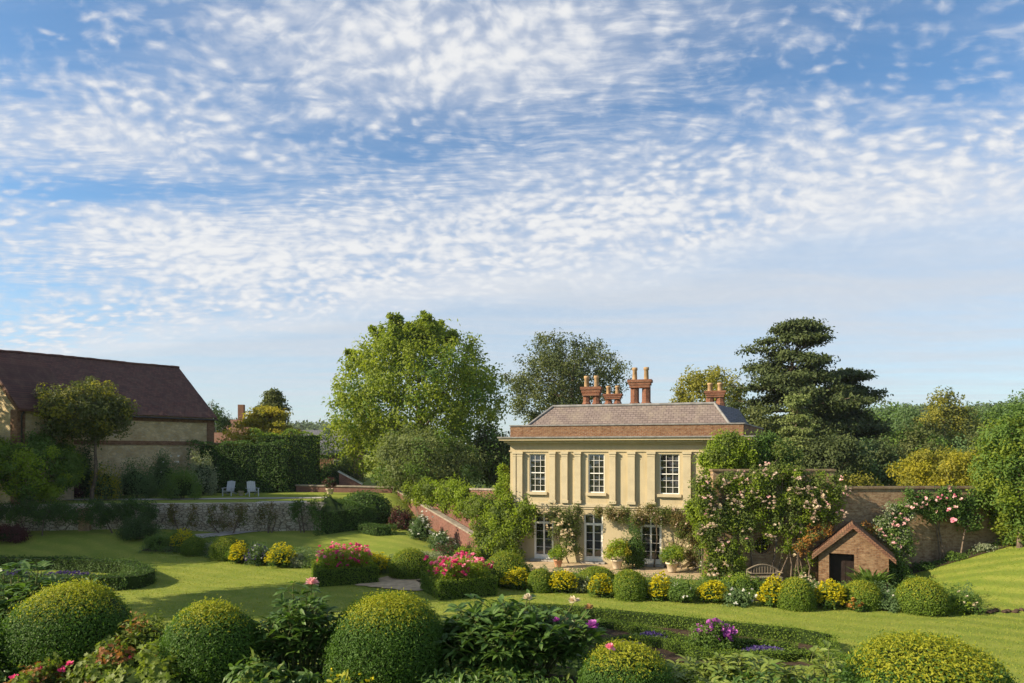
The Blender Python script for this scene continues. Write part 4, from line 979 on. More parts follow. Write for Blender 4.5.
# chairs
def garden_chair(label, px, D, rz):
    t_ = thing('garden_chair', label, 'chair', G(px, D), rz, 'garden chairs on the upper terrace')
    mb = MB()
    for i in range(5):
        mb.box(((i - 2) * .125, .30, .72), (.11, .025, .86 - abs(i - 2) * .05), rx=-.28)
    mb.box((0, .33, .78), (.62, .02, .06), rx=-.28); mb.build('backrest', M['paintwood'], t_)
    mb = MB()
    for i in range(5): mb.box((0, -.28 + i * .115, .39 - i * .022), (.6, .10, .022))
    mb.build('seat', M['paintwood'], t_)
    for s_ in (-1, 1):
        MB().box((s_ * .36, -.02, .60), (.12, .78, .025)).build('armrest', M['paintwood'], t_)
        MB().box((s_ * .33, -.32, .295), (.05, .09, .585)).build('leg', M['paintwood'], t_)
        MB().box((s_ * .325, .10, .24), (.05, .95, .10), rx=-.28).build('leg', M['paintwood'], t_)
garden_chair('pale grey garden chair, left of the pair on the terrace', 229, 52.6, R(-4))
garden_chair('pale grey garden chair turned sideways, right of the pair', 252.5, 52.2, R(38))
def potted(label, loc, pr, ph, rx, rz, leaf, n, ls, potm='terracotta', leaf2=None, fl=None, cat='potted plant', group=None):
    rg = seed(); t_ = thing('potted_shrub', label, cat, loc, 0, group)
    MB().lathe((0, 0, 0), [(0, .0), (pr * .62, 0), (pr * .7, ph * .1), (pr * .95, ph * .82), (pr * 1.1, ph * .84), (pr * 1.12, ph), (pr * .95, ph), (pr * .9, ph * .9), (0, ph * .9)], 18).build('pot', M[potm], t_)
    v = shell_points(60, rg, -.5); C = v * rg.uniform(.5, .95, (len(v), 1)) * np.array([rx, rx, rz]) + np.array([0, 0, ph + rz * .62])
    ci = rg.integers(0, len(C), n); off = nrm(rg.normal(size=(n, 3))) * rg.uniform(size=(n, 1)) ** .5 * rx * .35
    rr = np.clip(rg.uniform(0, 1, len(C))[ci] * .6 + rg.uniform(0, .4, n), 0, 1)
    mb = MB(); mb.leaves(C[ci] + off, nrm(off) + nrm(C[ci] - np.array([0, 0, ph + rz * .5])), ls, 'diamond', (rg.uniform(size=len(C)) < .35)[ci].astype(int), rr, .7, .2, rg=rg)
    mb.build('foliage', [M[leaf], M[leaf2 or leaf]], t_)
    mb = MB()
    for i in range(4): mb.tube([(0, 0, ph * .85), (rg.normal() * rx * .15, rg.normal() * rx * .15, ph + rz * .3), tuple(C[rg.integers(0, len(C))])], [.02, .015, .008], 5)
    mb.build('stem', M['bark'], t_)
    return t_
potted('dark potted shrub with red leaves on the terrace by the low brick wall', G(330, 54.5), .3, .45, .5, .55, 'plum', 900, .13, 'stonepot', 'yew')
potted('small dark potted plant between the two garden chairs', G(241, 53), .22, .35, .4, .4, 'yew', 600, .11, 'stonepot')

# ---- overhanging plants and hedges along the retaining wall
def drape(label, px0, px1, D, ptop, pbot, n, leaf, ls=.12, name='overhanging_shrub', leaf2=None, r_=.55, thick=.5, cr=.45, **k):
    m_ = max(2, int((px1 - px0) / 9)); pts = []
    for i in range(m_):
        f = i / (m_ - 1); q = pbot + (3 * sin(i * 2.1)); 
        for j in range(3): pts.append((px0 + (px1 - px0) * f, ptop + (q - ptop) * j / 2.2 , D + .003 * i, r_))
    return creeper(label, pts, int(n * 1.9), leaf, ls, name, 'shrub', thick, leaf2, .4, None, max(40, m_ * 14), cr, stems=3, **k)
drape('dark evergreen hanging over the wall left of the pier', -4, 74, 43.4, 508, 515, 4200, 'yew', leaf2='hedge')
drape('dark evergreen hanging over the wall right of the pier', 92, 148, 43.8, 507, 516, 4200, 'yew', leaf2='hedge')
drape('dry brown trailing plant on the stone wall', 172, 192, 44.7, 508, 522, 700, 'brownvine', .10, leaf2='oak', r_=.3, thick=.15, cr=.25)
drape('brown green trailing plant in the middle of the stone wall', 212, 240, 44.9, 507, 524, 1000, 'brownvine', .10, leaf2='oak', r_=.4, thick=.15, cr=.3)
drape('thin trailing plant near the right end of the stone wall', 262, 272, 45.2, 506, 518, 400, 'oak', .10, leaf2='brownvine', r_=.35, thick=.15, cr=.3)
drape('grassy tuft over the right end of the stone wall', 296, 316, 45.3, 503, 516, 900, 'hedge', .12, leaf2='oak', r_=.45, cr=.35)
shr('dark plum shrub below the wall at the left edge', 8, 42.5, 44, 20, 'plum', 1800, .13)
shr('dark rounded bush at the left end of the flower border', 138, 43, 36, 24, 'yew', 2600, .10)
# shaded hedges on the rise
hedge('long shaded cloud hedge beside the stone ramp', [G(323, 45.6), G(340, 46.2), G(358, 47)], 1.8, 1.45, 6500, 'hedge', .11, wob=.12)
topiary('large shaded evergreen mound at the end of the long hedge', G(364, 48.6), 2.0, 2.1, n=4200, ls=.13, fresh=0, leaf='hedge', name='topiary_mound')
hedge('low crescent hedge below the shaded mound', [G(366, 45.4), G(378, 44.8), G(391, 45.0)], .7, .55, 1600, 'hedge', .09)
shr('dark plum red shrub beside the low crescent hedge', 401, 46.5, 30, 22, 'plum', 1800, .12, leaf2='yew')
shr('white flowered border plant below the sloping wall', 421, 44.5, 26, 26, 'bluegreen', 1300, .11, fl=[('whitepetal', 34, .16)])
shr('white flowered plant nearer the house below the sloping wall', 442, 43, 30, 18, 'bluegreen', 1400, .11, fl=[('whitepetal', 26, .15)])
shr('dark red flowered plant in the border below the sloping wall', 450, 41.2, 34, 14, 'yew', 1300, .10, leaf2='plum', p2=.5, fl=[('pink', 6, .1)])
shr('silvery edging plant along the shaded lawn', 424, 40.2, 40, 7, 'silver', 900, .08, core=.5)
shr('sunlit round yellow green shrub below the vines', 468, 39.5, 28, 17, 'wist', 1500, .10)
shr('dark shrub right of the sunlit round shrub below the vines', 484, 40, 22, 16, 'bluegreen', 1000, .10)

# ---- vines and creepers
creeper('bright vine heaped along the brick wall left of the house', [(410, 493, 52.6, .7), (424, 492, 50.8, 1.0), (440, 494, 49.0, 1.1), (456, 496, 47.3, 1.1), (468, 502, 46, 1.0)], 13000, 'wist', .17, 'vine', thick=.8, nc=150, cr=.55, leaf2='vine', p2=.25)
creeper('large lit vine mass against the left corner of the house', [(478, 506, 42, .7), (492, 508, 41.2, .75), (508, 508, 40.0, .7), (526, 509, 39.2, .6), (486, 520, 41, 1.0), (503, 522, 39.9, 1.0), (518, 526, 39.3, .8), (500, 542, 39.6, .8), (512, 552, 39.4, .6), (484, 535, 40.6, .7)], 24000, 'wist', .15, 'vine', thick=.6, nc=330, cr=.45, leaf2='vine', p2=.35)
creeper('light green vine climbing the far left corner of the house', [(504, 470, 41.6, .28), (505, 480, 41.4, .32), (503, 490, 41.2, .45)], 2400, 'wist', .14, 'vine', nc=40, cr=.26, thick=.8)
creeper('white climbing rose between the two left french windows', [(556, 514, 38.9, .55), (566, 520, 38.7, .6), (574, 514, 38.5, .5), (560, 530, 38.8, .55), (572, 533, 38.6, .55), (566, 545, 38.6, .5), (574, 548, 38.5, .4)], 10000, 'vine', .085, 'climbing_rose', nc=190, cr=.32, leaf2='oak', p2=.4, fl=[('cream', 110, .12)])
creeper('dry brown vine garland over the two right french windows', [(612, 514, 38.0, .4), (625, 515, 37.8, .45), (638, 516, 37.6, .45), (652, 514, 37.4, .5), (665, 516, 37.2, .5), (678, 518, 37.0, .55), (690, 522, 36.8, .6), (682, 532, 36.9, .45), (694, 538, 36.7, .5), (600, 512, 38.2, .25)], 16000, 'brownvine', .085, 'vine', nc=260, cr=.32, leaf2='vine', p2=.5, fl=[('blush', 30, .09)])
creeper('sparse rose with a few pale blooms right of the third french window', [(676, 548, 37, .5), (686, 552, 36.7, .5), (692, 560, 36.6, .5)], 1700, 'brownvine', .085, 'climbing_rose', nc=40, cr=.28, leaf2='vine', p2=.6, fl=[('cream', 9, .13)])
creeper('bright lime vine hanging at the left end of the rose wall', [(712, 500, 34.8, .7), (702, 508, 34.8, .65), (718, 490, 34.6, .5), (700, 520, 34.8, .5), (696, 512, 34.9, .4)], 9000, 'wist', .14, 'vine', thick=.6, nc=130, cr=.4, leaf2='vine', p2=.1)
creeper('bright rounded wisteria over the right corner of the house', [(712, 462, 34.9, .6), (722, 450, 34.9, .8), (738, 448, 34.9, .85), (728, 464, 34.8, .85), (744, 460, 34.8, .7), (714, 474, 34.8, .5), (730, 441, 34.9, .4)], 15000, 'wist', .14, 'wisteria', thick=.9, nc=170, cr=.42, leaf2='vine', p2=.25)  # bright leaf colour paints the lit left half of the mass
creeper('dark rounded wisteria right of the bright one above the rose wall', [(756, 454, 35.4, .9), (772, 452, 35.6, .9), (784, 460, 35.6, .8), (768, 464, 35.4, .8), (752, 466, 35.4, .6), (764, 446, 35.5, .7), (742, 472, 35.2, .5)], 11000, 'hedge', .14, 'wisteria', thick=1.0, nc=170, cr=.45, leaf2='vine', p2=.25)  # darker hedge leaf paints the unlit right half of the mass
rp = []
rgx = np.random.default_rng(5)
for i in range(150):
    a = rgx.uniform(700, 840); b = rgx.uniform(478, 578)
    if a > 800 and b < 488: continue
    if (a - 763) ** 2 + ((b - 548) * 1.0) ** 2 < 15 ** 2: continue
    if a > 806 and b > 520: continue
    if b > 556 and 742 < a < 795: continue
    if b > 530 and 735 < a < 800 and rgx.uniform() < .45: continue
    rp.append((a, b, 33.05 if b < 540 else 32.9, .38))
rp += [(815, 477, 33.0, .5), (828, 482, 33.0, .45), (800, 473, 33.1, .45), (836, 490, 33.0, .4), (780, 472, 33.2, .4), (760, 474, 33.2, .4), (790, 478, 33.4, .5), (770, 479, 33.4, .5), (745, 479, 33.4, .5), (810, 484, 33.3, .5), (726, 484, 33.3, .5)]
creeper('huge blush climbing rose covering the wall with the round window', rp, 50000, 'vine', .115, 'climbing_rose', thick=.6, nc=640, cr=.36, leaf2='wist', p2=.34, fl=[('blush', 300, .13), ('cream', 90, .12), ('palepink', 40, .13)], stems=8)  # brighter clumps paint the yellow-lit leaves
creeper('yellow green young vine shoots among the blush rose', [(800, 520, 32.9, .25), (790, 535, 32.9, .25), (808, 508, 32.9, .25), (835, 512, 33.2, .3), (843, 503, 33.2, .3), (812, 558, 32.8, .3), (740, 560, 32.8, .3), (722, 545, 32.8, .3)], 1500, 'wist', .1, 'vine', nc=50, cr=.22)
creeper('amber tinted vine at the left of the hut roof', [(806, 541, 32.5, .35), (816, 534, 32.6, .4), (800, 548, 32.4, .3), (826, 528, 32.9, .35)], 1300, 'orange', .1, 'vine', nc=36, cr=.25, leaf2='vine', p2=.3)
creeper('small amber vine on the wall right of the hut ridge', [(868, 528, 33.2, .3), (876, 531, 33.2, .3)], 500, 'orange', .1, 'vine', nc=16, cr=.22, leaf2='vine', p2=.3)
creeper('pale pink rose bush trained up the wall right of the hut', [(890, 520, 33.1, .6), (900, 512, 33.2, .6), (896, 532, 33.0, .6), (902, 545, 32.9, .6), (886, 532, 33.1, .4)], 8000, 'midgreen', .11, 'climbing_rose', nc=130, cr=.36, leaf2='silver', p2=.3, fl=[('palepink', 24, .14)])
creeper('climbing rose with dark leaves and pink blooms under the wall top', [(912, 500, 33.4, .5), (926, 505, 33.4, .6), (938, 512, 33.4, .6), (950, 500, 33.4, .6), (962, 508, 33.4, .6), (975, 500, 33.4, .5), (970, 520, 33.4, .5), (945, 492, 33.5, .4)], 10000, 'hedge', .11, 'climbing_rose', nc=170, cr=.34, leaf2='midgreen', p2=.25, fl=[('rosepink', 12, .17), ('palepink', 16, .14)])
creeper('yellow lichen green hedge top showing over the long wall', [(838, 485, 36, .4), (850, 483, 36, .45), (864, 482, 36, .45), (876, 485, 36, .35)], 1500, 'lime', .12, 'hedge', nc=36, cr=.35, base=0, stems=2)
rgf = seed()
# strappy iris by the hut
def iris(label, loc, n, ln, leaf='midgreen'):
    rg = seed(); t_ = thing('iris_clump', label, 'plant', loc)
    a = rg.uniform(0, 2 * pi, n); P_ = np.column_stack([np.cos(a) * rg.uniform(0, .3, n), np.sin(a) * rg.uniform(0, .3, n), np.full(n, -.02)])
    T = np.column_stack([np.cos(a) * .6, np.sin(a) * .6, np.full(n, 1.0)]); N_ = np.column_stack([-np.cos(a), -np.sin(a), np.full(n, .6)])
    MB().leaves(P_, N_, ln * rg.uniform(.6, 1.1, n), 'strap', 0, None, .15, 0, T=T, rg=rg).build('leaves', M[leaf], t_)
iris('clump of long strappy leaves right of the hut door', (gnd(868, 592)[0], gnd(868, 592)[1] - .2, 0), 300, 1.15)
shr('dark glossy shrub beside the hut under the rose', 895, 31.6, 34, 30, 'midgreen', 2200, .12, leaf2='hedge', p2=.4)
# bench before the round window
X, D, _ = at(765, 32.3)
bench = thing('garden_bench', 'weathered wooden bench with arched back under the round window', 'bench', (X, D, .0), R(4))
mb = MB()
for i in range(5): mb.box((0, -.2 + i * .105, .44), (1.5, .085, .025))
mb.build('seat', M['wood'], bench)
mb = MB(); an = np.linspace(-1, 1, 13)
mb.tube([(x * .75, .3, .72 + .25 * cos(x * pi / 2)) for x in an], .035, 6); mb.tube([(-.75, .3, .55), (.75, .3, .55)], .03, 6)
for x in np.linspace(-.66, .66, 11): mb.box((x, .3, .62 + .125 * cos(x / .75 * pi / 2)), (.035, .02, .2 + .25 * cos(x / .75 * pi / 2)))
mb.build('backrest', M['wood'], bench)
for sx in (-.72, .72):
    MB().box((sx, -.2, .215), (.06, .06, .42)).build('leg', M['wood'], bench); MB().box((sx, .3, .36), (.06, .06, .72)).build('leg', M['wood'], bench)
    MB().box((sx, .03, .66), (.07, .56, .03)).build('armrest', M['wood'], bench)
shr('pale shrub seen through the round window in the wall', 761, 36, 60, 60, 'wist', 1500, .14)
# pots on the terrace
potted('pale green shrub in terracotta pot beside the left french window', (*gnd(558, 568)[:2], .05), .24, .42, .48, .46, 'wist', 1500, .1, 'terracotta', 'midgreen')
potted('large yellow green shrub in stone pot right of the second french window', (*gnd(617, 570)[:2], .05), .3, .5, .68, .62, 'wist', 2200, .11, 'stonepot', 'gold')
potted('round green shrub in stone pot by the third french window', (*gnd(672, 573)[:2], .05), .3, .5, .66, .55, 'wist', 2000, .11, 'stonepot', 'midgreen')
shr('dark clipped evergreen against the wall between the middle french windows', 634, 37.3, 30, 46, 'hedge', 2400, .09)

# ---- long border from the left to the hut
def bx(px, base): return gnd(px, base)
def ball(label, px, base, wpx, hpx, n=4200, fresh=.35, **k):
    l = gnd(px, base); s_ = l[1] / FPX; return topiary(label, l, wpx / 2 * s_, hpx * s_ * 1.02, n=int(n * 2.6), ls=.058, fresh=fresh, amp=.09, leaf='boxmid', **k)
def yel(label, px, base, wpx, hpx, n=1300, fl=240, leaf='midgreen', m_='euph'):
    l = gnd(px, base); s_ = l[1] / FPX
    return shrub(label, l, wpx / 2 * s_, wpx / 2 * s_ * .8, hpx * s_, leaf, n, .09, 'euphorbia' if m_ == 'euph' else 'border_plant', 'plant', [(m_, 420, .085)], nclump=34, stem=False)
def low(label, px, base, wpx, hpx, leaf, n=1300, fl=None, **k):
    l = gnd(px, base); s_ = l[1] / FPX
    return shrub(label, l, wpx / 2 * s_, wpx / 2 * s_ * .8, hpx * s_, leaf, int(n * 1.8), .09, 'border_plant', 'plant', fl, stem=False, **k)
low('leafy green plant left of the first yellow euphorbia', 157, 549, 26, 16, 'midgreen')
yel('yellow euphorbia nearest the left end of the border', 182, 550, 26, 18)
ball('small dark box ball between the two left euphorbias', 195, 554, 24, 16, fresh=.15)
low('grey green tuft beside the small dark box ball', 209, 554, 16, 12, 'silver', 700)
ball('bright box ball left of the lavender in the border', 227, 558, 32, 20)
yel('yellow euphorbia in front of the bright box ball', 239, 563, 26, 17)
low('grey lilac lavender bush between two yellow euphorbias', 258, 565, 28, 19, 'bluegreen', 1300, [('lav', 90, .08), ('whitepetal', 20, .07)])
yel('broad yellow euphorbia right of the lilac lavender', 281, 567, 32, 22)
low('grey green plant left of the pink flower box', 299, 567, 20, 14, 'silver', 900)
yel('yellow euphorbia right of the first pink flower box', 374, 573, 28, 18)
ball('little box ball behind the pink box and euphorbia', 384, 568, 20, 10)
ball('box dome between the two pink flower boxes', 410, 577, 40, 27)
ball('wide box dome left of the gravel terrace', 507, 584, 44, 30)
yel('yellow euphorbia below the wide box dome', 518, 589, 28, 21)
ball('mid green box ball between yellow euphorbias left of the border', 541, 591, 26, 20)
yel('yellow euphorbia in front of the left potted shrub', 563, 592, 30, 20)
low('grey purple leafed plant in the border below the second french window', 580, 592, 22, 15, 'oak', 1100, leaf2='silver', p2=.4)
ball('flat box dome behind yellow flowers below the second french window', 597, 588, 38, 20)
yel('yellow euphorbia under the flat box dome', 602, 597, 28, 22)
ball('perfectly round box ball in the middle of the border', 630, 598, 34, 27)
yel('yellow euphorbia right of the perfectly round ball', 660, 600, 26, 20)
low('leafy green border plant between two central euphorbias', 683, 602, 32, 22, 'midgreen', 1600, [('whitepetal', 6, .1)])
yel('yellow euphorbia left of the loose green mound', 712, 602, 34, 21)
low('loose bright green mound near the end of the rose wall', 742, 596, 44, 23, 'wist', 2000, leaf2='midgreen', p2=.5)
low('grey flowered plant in front of the loose green mound', 738, 605, 36, 17, 'bluegreen', 1300, [('whitepetal', 12, .09)])
yel('yellow euphorbia left of the olive box ball', 769, 606, 24, 22)
ball('olive box ball before the hut wall', 796, 608, 38, 28, fresh=.6)
low('cream flowered plant behind the olive box ball', 806, 597, 26, 21, 'midgreen', 1000, [('cream', 40, .12)])
yel('yellow euphorbia in front of the hut door', 828, 608, 30, 22)
ball('olive box dome right of the hut door', 862, 607, 38, 25, fresh=.6)
low('amber flowered plant at the foot of the right box dome', 857, 611, 18, 12, 'midgreen', 700, [('orange', 40, .12)])
low('leafy green plant between the two right box domes', 885, 610, 34, 18, 'bluegreen', 1500, [('whitepetal', 8, .09)])
ball('largest box dome near the right end of the border', 923, 612, 48, 32, fresh=.6)
low('green rose bush at the right end of the border', 962, 613, 36, 20, 'midgreen', 1500, [('cream', 8, .12)], leaf2='wist', p2=.3)
low('amber tipped plant in front of the largest right box dome', 932, 614, 20, 15, 'midgreen', 800, [('orange', 46, .11)])
for i, (px, D_, nm) in enumerate(((925, 33.2, 'low green plant on the dark border left along the long wall'), (955, 33.3, 'low green plant under the pink climbing rose on the border'), (985, 33.4, 'low silver tuft on the border near the leaning tree'))):
    shr(nm, px, D_, 22, 7 + i, ('hedge', 'midgreen', 'silver')[i], 420, .09)
# leafy ground cover that closes the gaps in the border
def cover(name, pts, wd, ht, n, ls, leaf, tm='diamond', leaf2=None):
    rg = seed(); p = np.array(pts, float); L = np.concatenate([[0], np.cumsum(np.linalg.norm(np.diff(p, axis=0), axis=1))])
    s_ = rg.uniform(0, L[-1], n); q = np.stack([np.interp(s_, L, p[:, i]) for i in (0, 1)], -1); off = rg.uniform(-.5, .5, n) * wd
    t2 = nrm(np.stack([np.interp(np.clip(s_ + .1, 0, L[-1]), L, p[:, i]) - np.interp(np.clip(s_ - .1, 0, L[-1]), L, p[:, i]) for i in (0, 1)], -1))
    q = q + np.stack([-t2[:, 1], t2[:, 0]], -1) * off[:, None]
    hh = ht * (.35 + .65 * np.abs(np.sin(s_ * 2.3 + np.cos(s_ * .7) * 3 + off * 2.5))) * (1 - (2 * np.abs(off) / wd) ** 3 * .8)
    P_ = np.column_stack([q, hgt(q[:, 0], q[:, 1]) + hh * rg.uniform(0, 1, n) ** .6])
    mi = (np.sin(s_ * 3.1 + 2 * np.sin(s_ * .9)) + rg.normal(size=n) * .4 > .5).astype(int)
    tag(MB().leaves(P_, np.tile([0, -.4, 1.0], (n, 1)), ls, tm, mi, None, .7, .1, rg=rg).build(name, [M[leaf], M[leaf2 or leaf]]), kind='stuff')
cover('border_ground_cover', bed, 2.5, .85, 60000, .085, 'midgreen', 'diamond', 'bluegreen')
cover('wall_ground_cover', [(17.6, 33.35), (22, 33.5), (26, 33.7), (31, 33.85)], .8, .22, 4000, .085, 'hedge', 'diamond', 'midgreen')
cover('foreground_ground_cover', [(-5.2, 5.3), (0, 5.25), (5.2, 5.3)], 1.9, .16, 14000, .05, 'peony', 'lance', 'gera')
# rough stones edging the foot of the bank
X, D, Z = gnd(1005, 612)
t_ = thing('stone_edging', 'rough low stone edging at the foot of the grass bank', 'stone edging', (X, D, Z)); rg = seed(); mb = MB()
for i in range(26): mb.dome((-1.1 + i * .2, rg.normal() * .06, .02), (.13 * rg.uniform(.7, 1.2), .11, .09 * rg.uniform(.7, 1.4)), 0, 7, 4, -.3, .15, i)
mb.build('stones', M['soil'], t_)

# ---- clipped square boxes full of pink flowers
def flower_box(label, px, base, wpx, hedge_h, fl_h, rz):
    l = gnd(px, base); s_ = l[1] / FPX; wd = wpx * s_ * .82; rg = seed()
    c = (l[0], l[1] + wd * .45, 0); t_ = thing('flower_box', label, 'flower bed', c, rz)
    hh = hedge_h * s_; n = 9000; a = wd / 2
    u = rg.uniform(-a, a, n); f = rg.integers(0, 5, n); zz_ = rg.uniform(0, hh, n); tk = .34
    top = f == 4
    e = rg.integers(0, 4, n); ins = a - rg.uniform(0, tk, n)
    fx = np.where(f == 0, u, np.where(f == 1, u, np.where(f == 2, -a, a))); fy = np.where(f == 0, -a, np.where(f == 1, a, u))
    nx_ = np.where(f == 2, -1, np.where(f == 3, 1, 0)); ny_ = np.where(f == 0, -1, np.where(f == 1, 1, 0))
    ex = np.where(e == 0, u, np.where(e == 1, u, np.where(e == 2, -ins, ins))); ey = np.where(e == 0, -ins, np.where(e == 1, ins, u))
    P_ = np.column_stack([np.where(top, ex, fx), np.where(top, ey, fy), np.where(top, hh, zz_)]) + .02 * rg.normal(size=(n, 3))
    N_ = np.column_stack([np.where(top, 0, nx_), np.where(top, 0, ny_), np.where(top, 1, .2)])
    mb = MB(); mb.leaves(P_, N_, .07, 'diamond', ((rg.uniform(size=n) < .25) & top).astype(int), jit=.5, droop=-.1, rg=rg)
    mb.span((-a * .97, -a * .97, -.1), (a * .97, a * .97, hh * .93), 2); mb.build('hedge', [M['boxmid'], M['boxfresh_lit'], M['core']], t_)
    n = 4200; q = rg.uniform(-1, 1, (n, 2)); z = hh * .9 + (fl_h * s_) * (1 - .25 * np.abs(q[:, 0]) ** 3) * rg.uniform(.0, .95, n)
    mb = MB(); mb.leaves(np.column_stack([q * a * .86, z]), np.tile([0, -.3, 1.0], (n, 1)), .13, 'diamond', 0, None, .8, .2, rg=rg); mb.build('foliage', M['wist'], t_)
    n = 82; q = rg.uniform(-1, 1, (n, 2)); z = hh * .9 + fl_h * s_ * ((1 - .25 * np.abs(q[:, 0]) ** 3) * rg.uniform(.15, 1.08, n))
    flower_parts(np.column_stack([q * a * .93, z]), .165, 'pink', 11, t_, rg)
    n = 56; q = rg.uniform(-1, 1, (n, 2)); z = hh * .9 + fl_h * s_ * ((1 - .25 * np.abs(q[:, 0]) ** 3) * rg.uniform(.6, 1.08, n))
    flower_parts(np.column_stack([q * a * .9, z]), .15, 'rosepink', 11, t_, rg)
flower_box('square box hedge full of pink roses on the left lawn', 338, 585, 74, 17, 19, R(20))
flower_box('square box hedge full of pink roses nearer the gravel path', 456, 598, 76, 19, 19, R(24))

# ---- knot gardens
def gp(*pp): return [gnd(*p) for p in pp]
hedge('low clipped hedge along the far side of the right knot garden', gp((492, 613), (560, 616), (640, 624), (720, 633), (800, 642), (828, 648)), .5, .40, 8000, 'boxmid', .06, group='knot garden hedges')
hedge('low curved hedge of the right knot garden, second row', gp((560, 632), (610, 628), (650, 636), (690, 648), (740, 648), (790, 652)), .42, .27, 7000, 'boxmid', .06, group='knot garden hedges')
hedge('low curved hedge of the right knot garden, third row', gp((600, 650), (630, 644), (665, 648), (700, 660), (760, 662), (810, 660)), .42, .27, 6500, 'boxmid', .06, group='knot garden hedges')
hedge('low straight hedge at the right end of the knot garden', gp((828, 650), (838, 665), (850, 690)), .45, .3, 4000, 'boxmid', .06, group='knot garden hedges')
hedge('low curved hedge on the near side of the right knot garden', gp((520, 650), (570, 655), (620, 668), (690, 680), (780, 684)), .42, .27, 6500, 'boxmid', .06, group='knot garden hedges')
low('purple lavender patch at the left of the right knot garden', 655, 640, 40, 7, 'bluegreen', 900, [('lav', 330, .085)])
low('purple lavender patch in front of the mauve flowers', 632, 650, 34, 7, 'bluegreen', 800, [('lav', 260, .085)])
low('purple lavender patch at the right of the knot garden', 765, 656, 44, 7, 'bluegreen', 900, [('lav', 330, .085)])
low('mauve flowered bush rising from the knot garden', 714, 650, 52, 30, 'midgreen', 2200, [('mauve', 30, .19)])
hedge('dark clipped hedge round the left knot garden', gp((-20, 590), (60, 590), (132, 589), (148, 583), (128, 573), (60, 569), (-20, 569)), .8, .62, 8000, 'hedge', .09)
low('blue lavender patch inside the left knot garden', 60, 580, 60, 7, 'bluegreen', 900, [('lav', 360, .09)])
low('blue lavender patch at the left edge inside the knot hedge', 8, 578, 40, 9, 'bluegreen', 900, [('lav', 300, .09)])

# ================================================================== foreground border
def FG(px, D, dz=0.0):
    X = (px - 512) / FPX * D; return (X, D, float(hgt(X, D)) + dz)
def big_ball(label, px, D, top, wpx, n, fresh=.9, depth=1.0, name='topiary_ball', ls=.019):
    l = FG(px, D, -.02); s_ = D / FPX; ht = EYE - (top - HOR) * s_ - l[2]
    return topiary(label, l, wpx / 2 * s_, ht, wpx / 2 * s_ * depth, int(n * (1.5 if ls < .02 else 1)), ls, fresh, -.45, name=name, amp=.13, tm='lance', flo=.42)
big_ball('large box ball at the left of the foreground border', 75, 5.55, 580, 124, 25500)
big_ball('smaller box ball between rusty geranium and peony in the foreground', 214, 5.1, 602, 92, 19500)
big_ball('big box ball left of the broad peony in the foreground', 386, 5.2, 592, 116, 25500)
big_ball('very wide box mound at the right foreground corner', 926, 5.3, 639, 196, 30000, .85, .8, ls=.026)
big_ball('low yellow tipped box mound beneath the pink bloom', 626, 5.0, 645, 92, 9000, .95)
def peony(label, loc, rx, ry, ht, nst, leaf='peony', ll=.105, fl=None, name='peony', lean=.35, seedv=None):
    """leafy stems with compound leaves; fl = list of (dx px-free offset xyz, material, size)"""
    rg = seed(); t_ = thing(name, label, 'plant', loc)
    mb = MB(); ms = MB(); LP = []; LT = []; LN = []; LR = []
    for i in range(nst):
        a = rg.uniform(0, 2 * pi); r_ = math.sqrt(rg.uniform(0, 1)); x, y = cos(a) * r_ * rx, sin(a) * r_ * ry
        h = ht * (1 - .42 * r_ ** 2) * rg.uniform(.78, 1.06)
        base = np.array([x * .45, y * .45, -.03]); tip = np.array([x, y, h]); mid = base * .45 + tip * .55 + np.array([-x * .1, -y * .1, h * .06])
        ms.tube([base, mid, tip], [.007, .006, .004], 5)
        nl = rg.integers(6, 9)
        for q in range(nl):
            f = .25 + .75 * (q + 1) / nl; s0 = (1 - f) ** 2 * base + 2 * f * (1 - f) * mid + f * f * tip
            aa = a * .3 + q * 2.4 + rg.uniform(-.5, .5); el = rg.uniform(.05, .7) + (.5 if f > .95 else 0)
            dv = np.array([cos(aa) * cos(el), sin(aa) * cos(el), sin(el)]); pl = ll * rg.uniform(.5, .9)
            e = s0 + dv * pl; ms.tube([s0, e], [.003, .002], 4)
            sidev = nrm(np.cross(dv, [0, 0, 1.0])); cl = rg.uniform()
            for da, dl in ((0, 0), (.75, -.15), (-.75, -.15), (1.35, -.5), (-1.35, -.5)):
                dd = dv * cos(da) + sidev * sin(da); LP.append(s0 + dv * pl * (1 + dl * .6)); LT.append(dd + np.array([0, 0, -.1])); LN.append(np.array([0, 0, 1.0]) - dv * .3); LR.append(np.clip(cl * .7 + rg.uniform(0, .3), 0, 1))
    mb.leaves(np.array(LP), np.array(LN), ll, 'lance', 0, np.array(LR), .28, .15, T=np.array(LT), rg=rg, aspect=1.05)
    mb.build('leaves', M[leaf], t_); ms.build('stem', M['stem'], t_)
    for (fx, fy, fz), m_, fs, pet in (fl or []):
        mb = MB(); flowers(mb, [(fx, fy, fz)], fs, 0, pet, rg); mb.build('flower', M[m_], t_)
        MB().tube([(fx * .6, fy * .6, fz * .35), (fx, fy, fz)], [.005, .004], 5).build('flower_stem', M['stem'], t_)
    return t_
def fl_at(loc, px, py, D, m_, fs, pet=26):
    p = at(px, D, py); return ((p[0] - loc[0], p[1] - loc[1], p[2] - loc[2]), m_, fs, pet)
l = FG(300, 5.25); peony('tall peony with one pale pink bloom between the foreground box balls', l, .30, .26, .64, 46, ll=.092, fl=[fl_at(l, 312, 584, 5.2, 'palepink', .07, 34)])
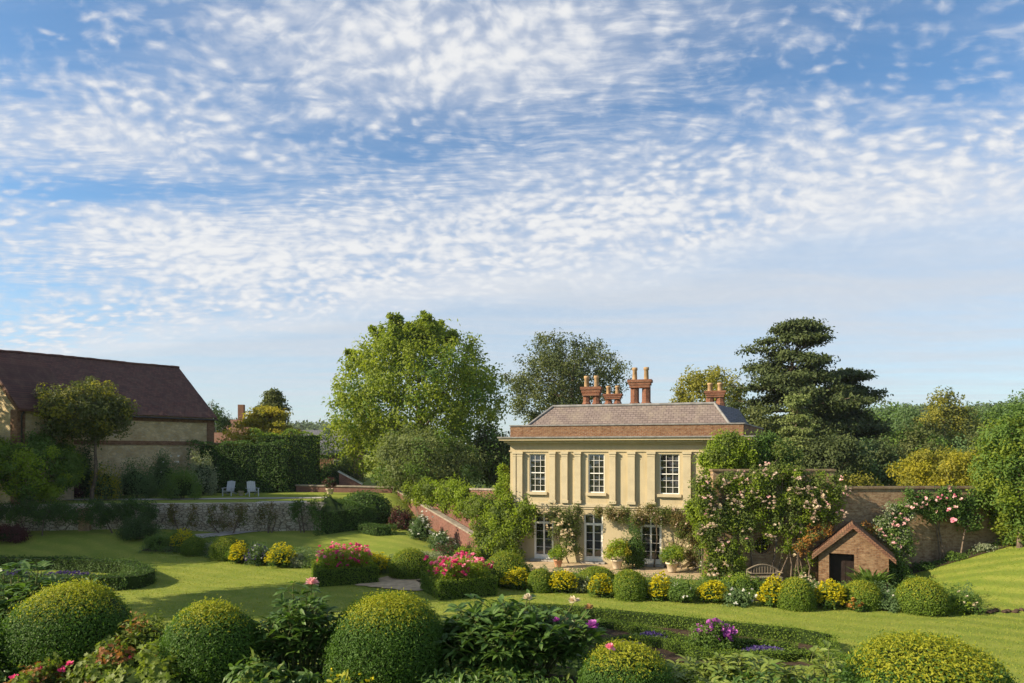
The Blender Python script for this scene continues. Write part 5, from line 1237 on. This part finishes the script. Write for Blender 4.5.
l = FG(508, 5.35); peony('broad dark leafed peony with spent cream blooms in the centre foreground', l, .64, .36, .47, 88, ll=.115,
   fl=[fl_at(l, 527, 599, 5.3, 'cream', .06), fl_at(l, 574, 602, 5.3, 'cream', .06), fl_at(l, 589, 609, 5.3, 'drybrown', .06), fl_at(l, 592, 627, 5.25, 'mauve', .075, 30), fl_at(l, 557, 621, 5.4, 'mauve', .055)])
l = FG(612, 4.95); peony('single large pink bloom lying on the yellow tipped box mound', (l[0], l[1], l[2]), .06, .06, .26, 3, fl=[fl_at(l, 610, 648, 4.9, 'rosepink', .06, 34)])
l = FG(742, 5.15); peony('loose pale leafed peony without blooms right of centre', l, .50, .32, .30, 46, 'peonypale', .095)
l = FG(822, 5.2); peony('thin upright peony stem beside the wide right box mound', l, .10, .08, .50, 4, 'peonypale', .09)
l = FG(22, 5.9); peony('dark leafed peony behind the large left box ball', l, .72, .42, .82, 84, ll=.11)
def clump(label, px, D, wpx, hpx_top, leaf, n, ls, tm='palm', leaf2=None, p2=.3, fl=None, name='geranium', cat='plant', cr=.3, ry=.35):
    l = FG(px, D, -.02); s_ = D / FPX; ht = EYE - (hpx_top - HOR) * s_ - l[2]
    return shrub(label, l, wpx / 2 * s_, ry, ht, leaf, n, ls, name, cat, fl, tm, leaf2, p2, 44, cr, False, core=.6, topfl=False, jit=.5, droop=.2)
clump('rust tinted geranium with magenta flowers below the large left box ball', 112, 5.05, 124, 640, 'gera', 4200, .038, leaf2='rust', p2=.35, fl=[('pink', 7, .035)])
clump('yellow green leafy plant right of the large left box ball', 150, 5.4, 74, 612, 'gera', 3000, .045, 'lance', leaf2='rust', p2=.2, name='border_plant')
clump('pale green geranium at the bottom between the two left box balls', 150, 4.75, 96, 652, 'gera', 3000, .046, leaf2='peonypale', p2=.3)
clump('yellow sprays of small flowers below the tall peony', 352, 4.8, 70, 668, 'midgreen', 800, .05, 'lance', leaf2='boxfresh_lit', p2=.5, fl=[('euph', 26, .03)], name='border_plant')
clump('dark ground leaves under the broad centre peony', 480, 4.95, 220, 668, 'peony', 2200, .07, 'lance', name='border_plant')
clump('dark leaves between the second ball and tall peony', 272, 4.75, 90, 664, 'peony', 1000, .08, 'lance', name='border_plant', leaf2='gera', p2=.2)
clump('ground leaves under the pale peony right of centre', 750, 4.85, 180, 672, 'peony', 1700, .07, 'lance', leaf2='peonypale', p2=.4, name='border_plant')
clump('dark leafy plant at the left frame edge beneath the peony', 0, 5.3, 90, 622, 'peony', 1700, .09, 'lance', name='border_plant')
clump('small leaves at the bottom left beside the gravel', 30, 4.75, 70, 668, 'gera', 1600, .035, leaf2='rust', p2=.4, fl=[('pink', 5, .035)])
clump('dark leaves beside the wide box mound in the right corner', 850, 4.9, 70, 672, 'peony', 700, .07, 'lance', name='border_plant')

# ------------------------------------------------------------------ air
m_, k = mat('haze_air'); v_ = k.n('ShaderNodeVolumePrincipled', {'Color': (.80, .88, 1.0, 1), 'Density': .00014, 'Anisotropy': .2})
k.n('ShaderNodeOutputMaterial', {'Volume': v_.outputs[0]})
tag(MB().span((-600, -60, -2.5), (600, 660, 60)).build('haze', m_), kind='stuff')
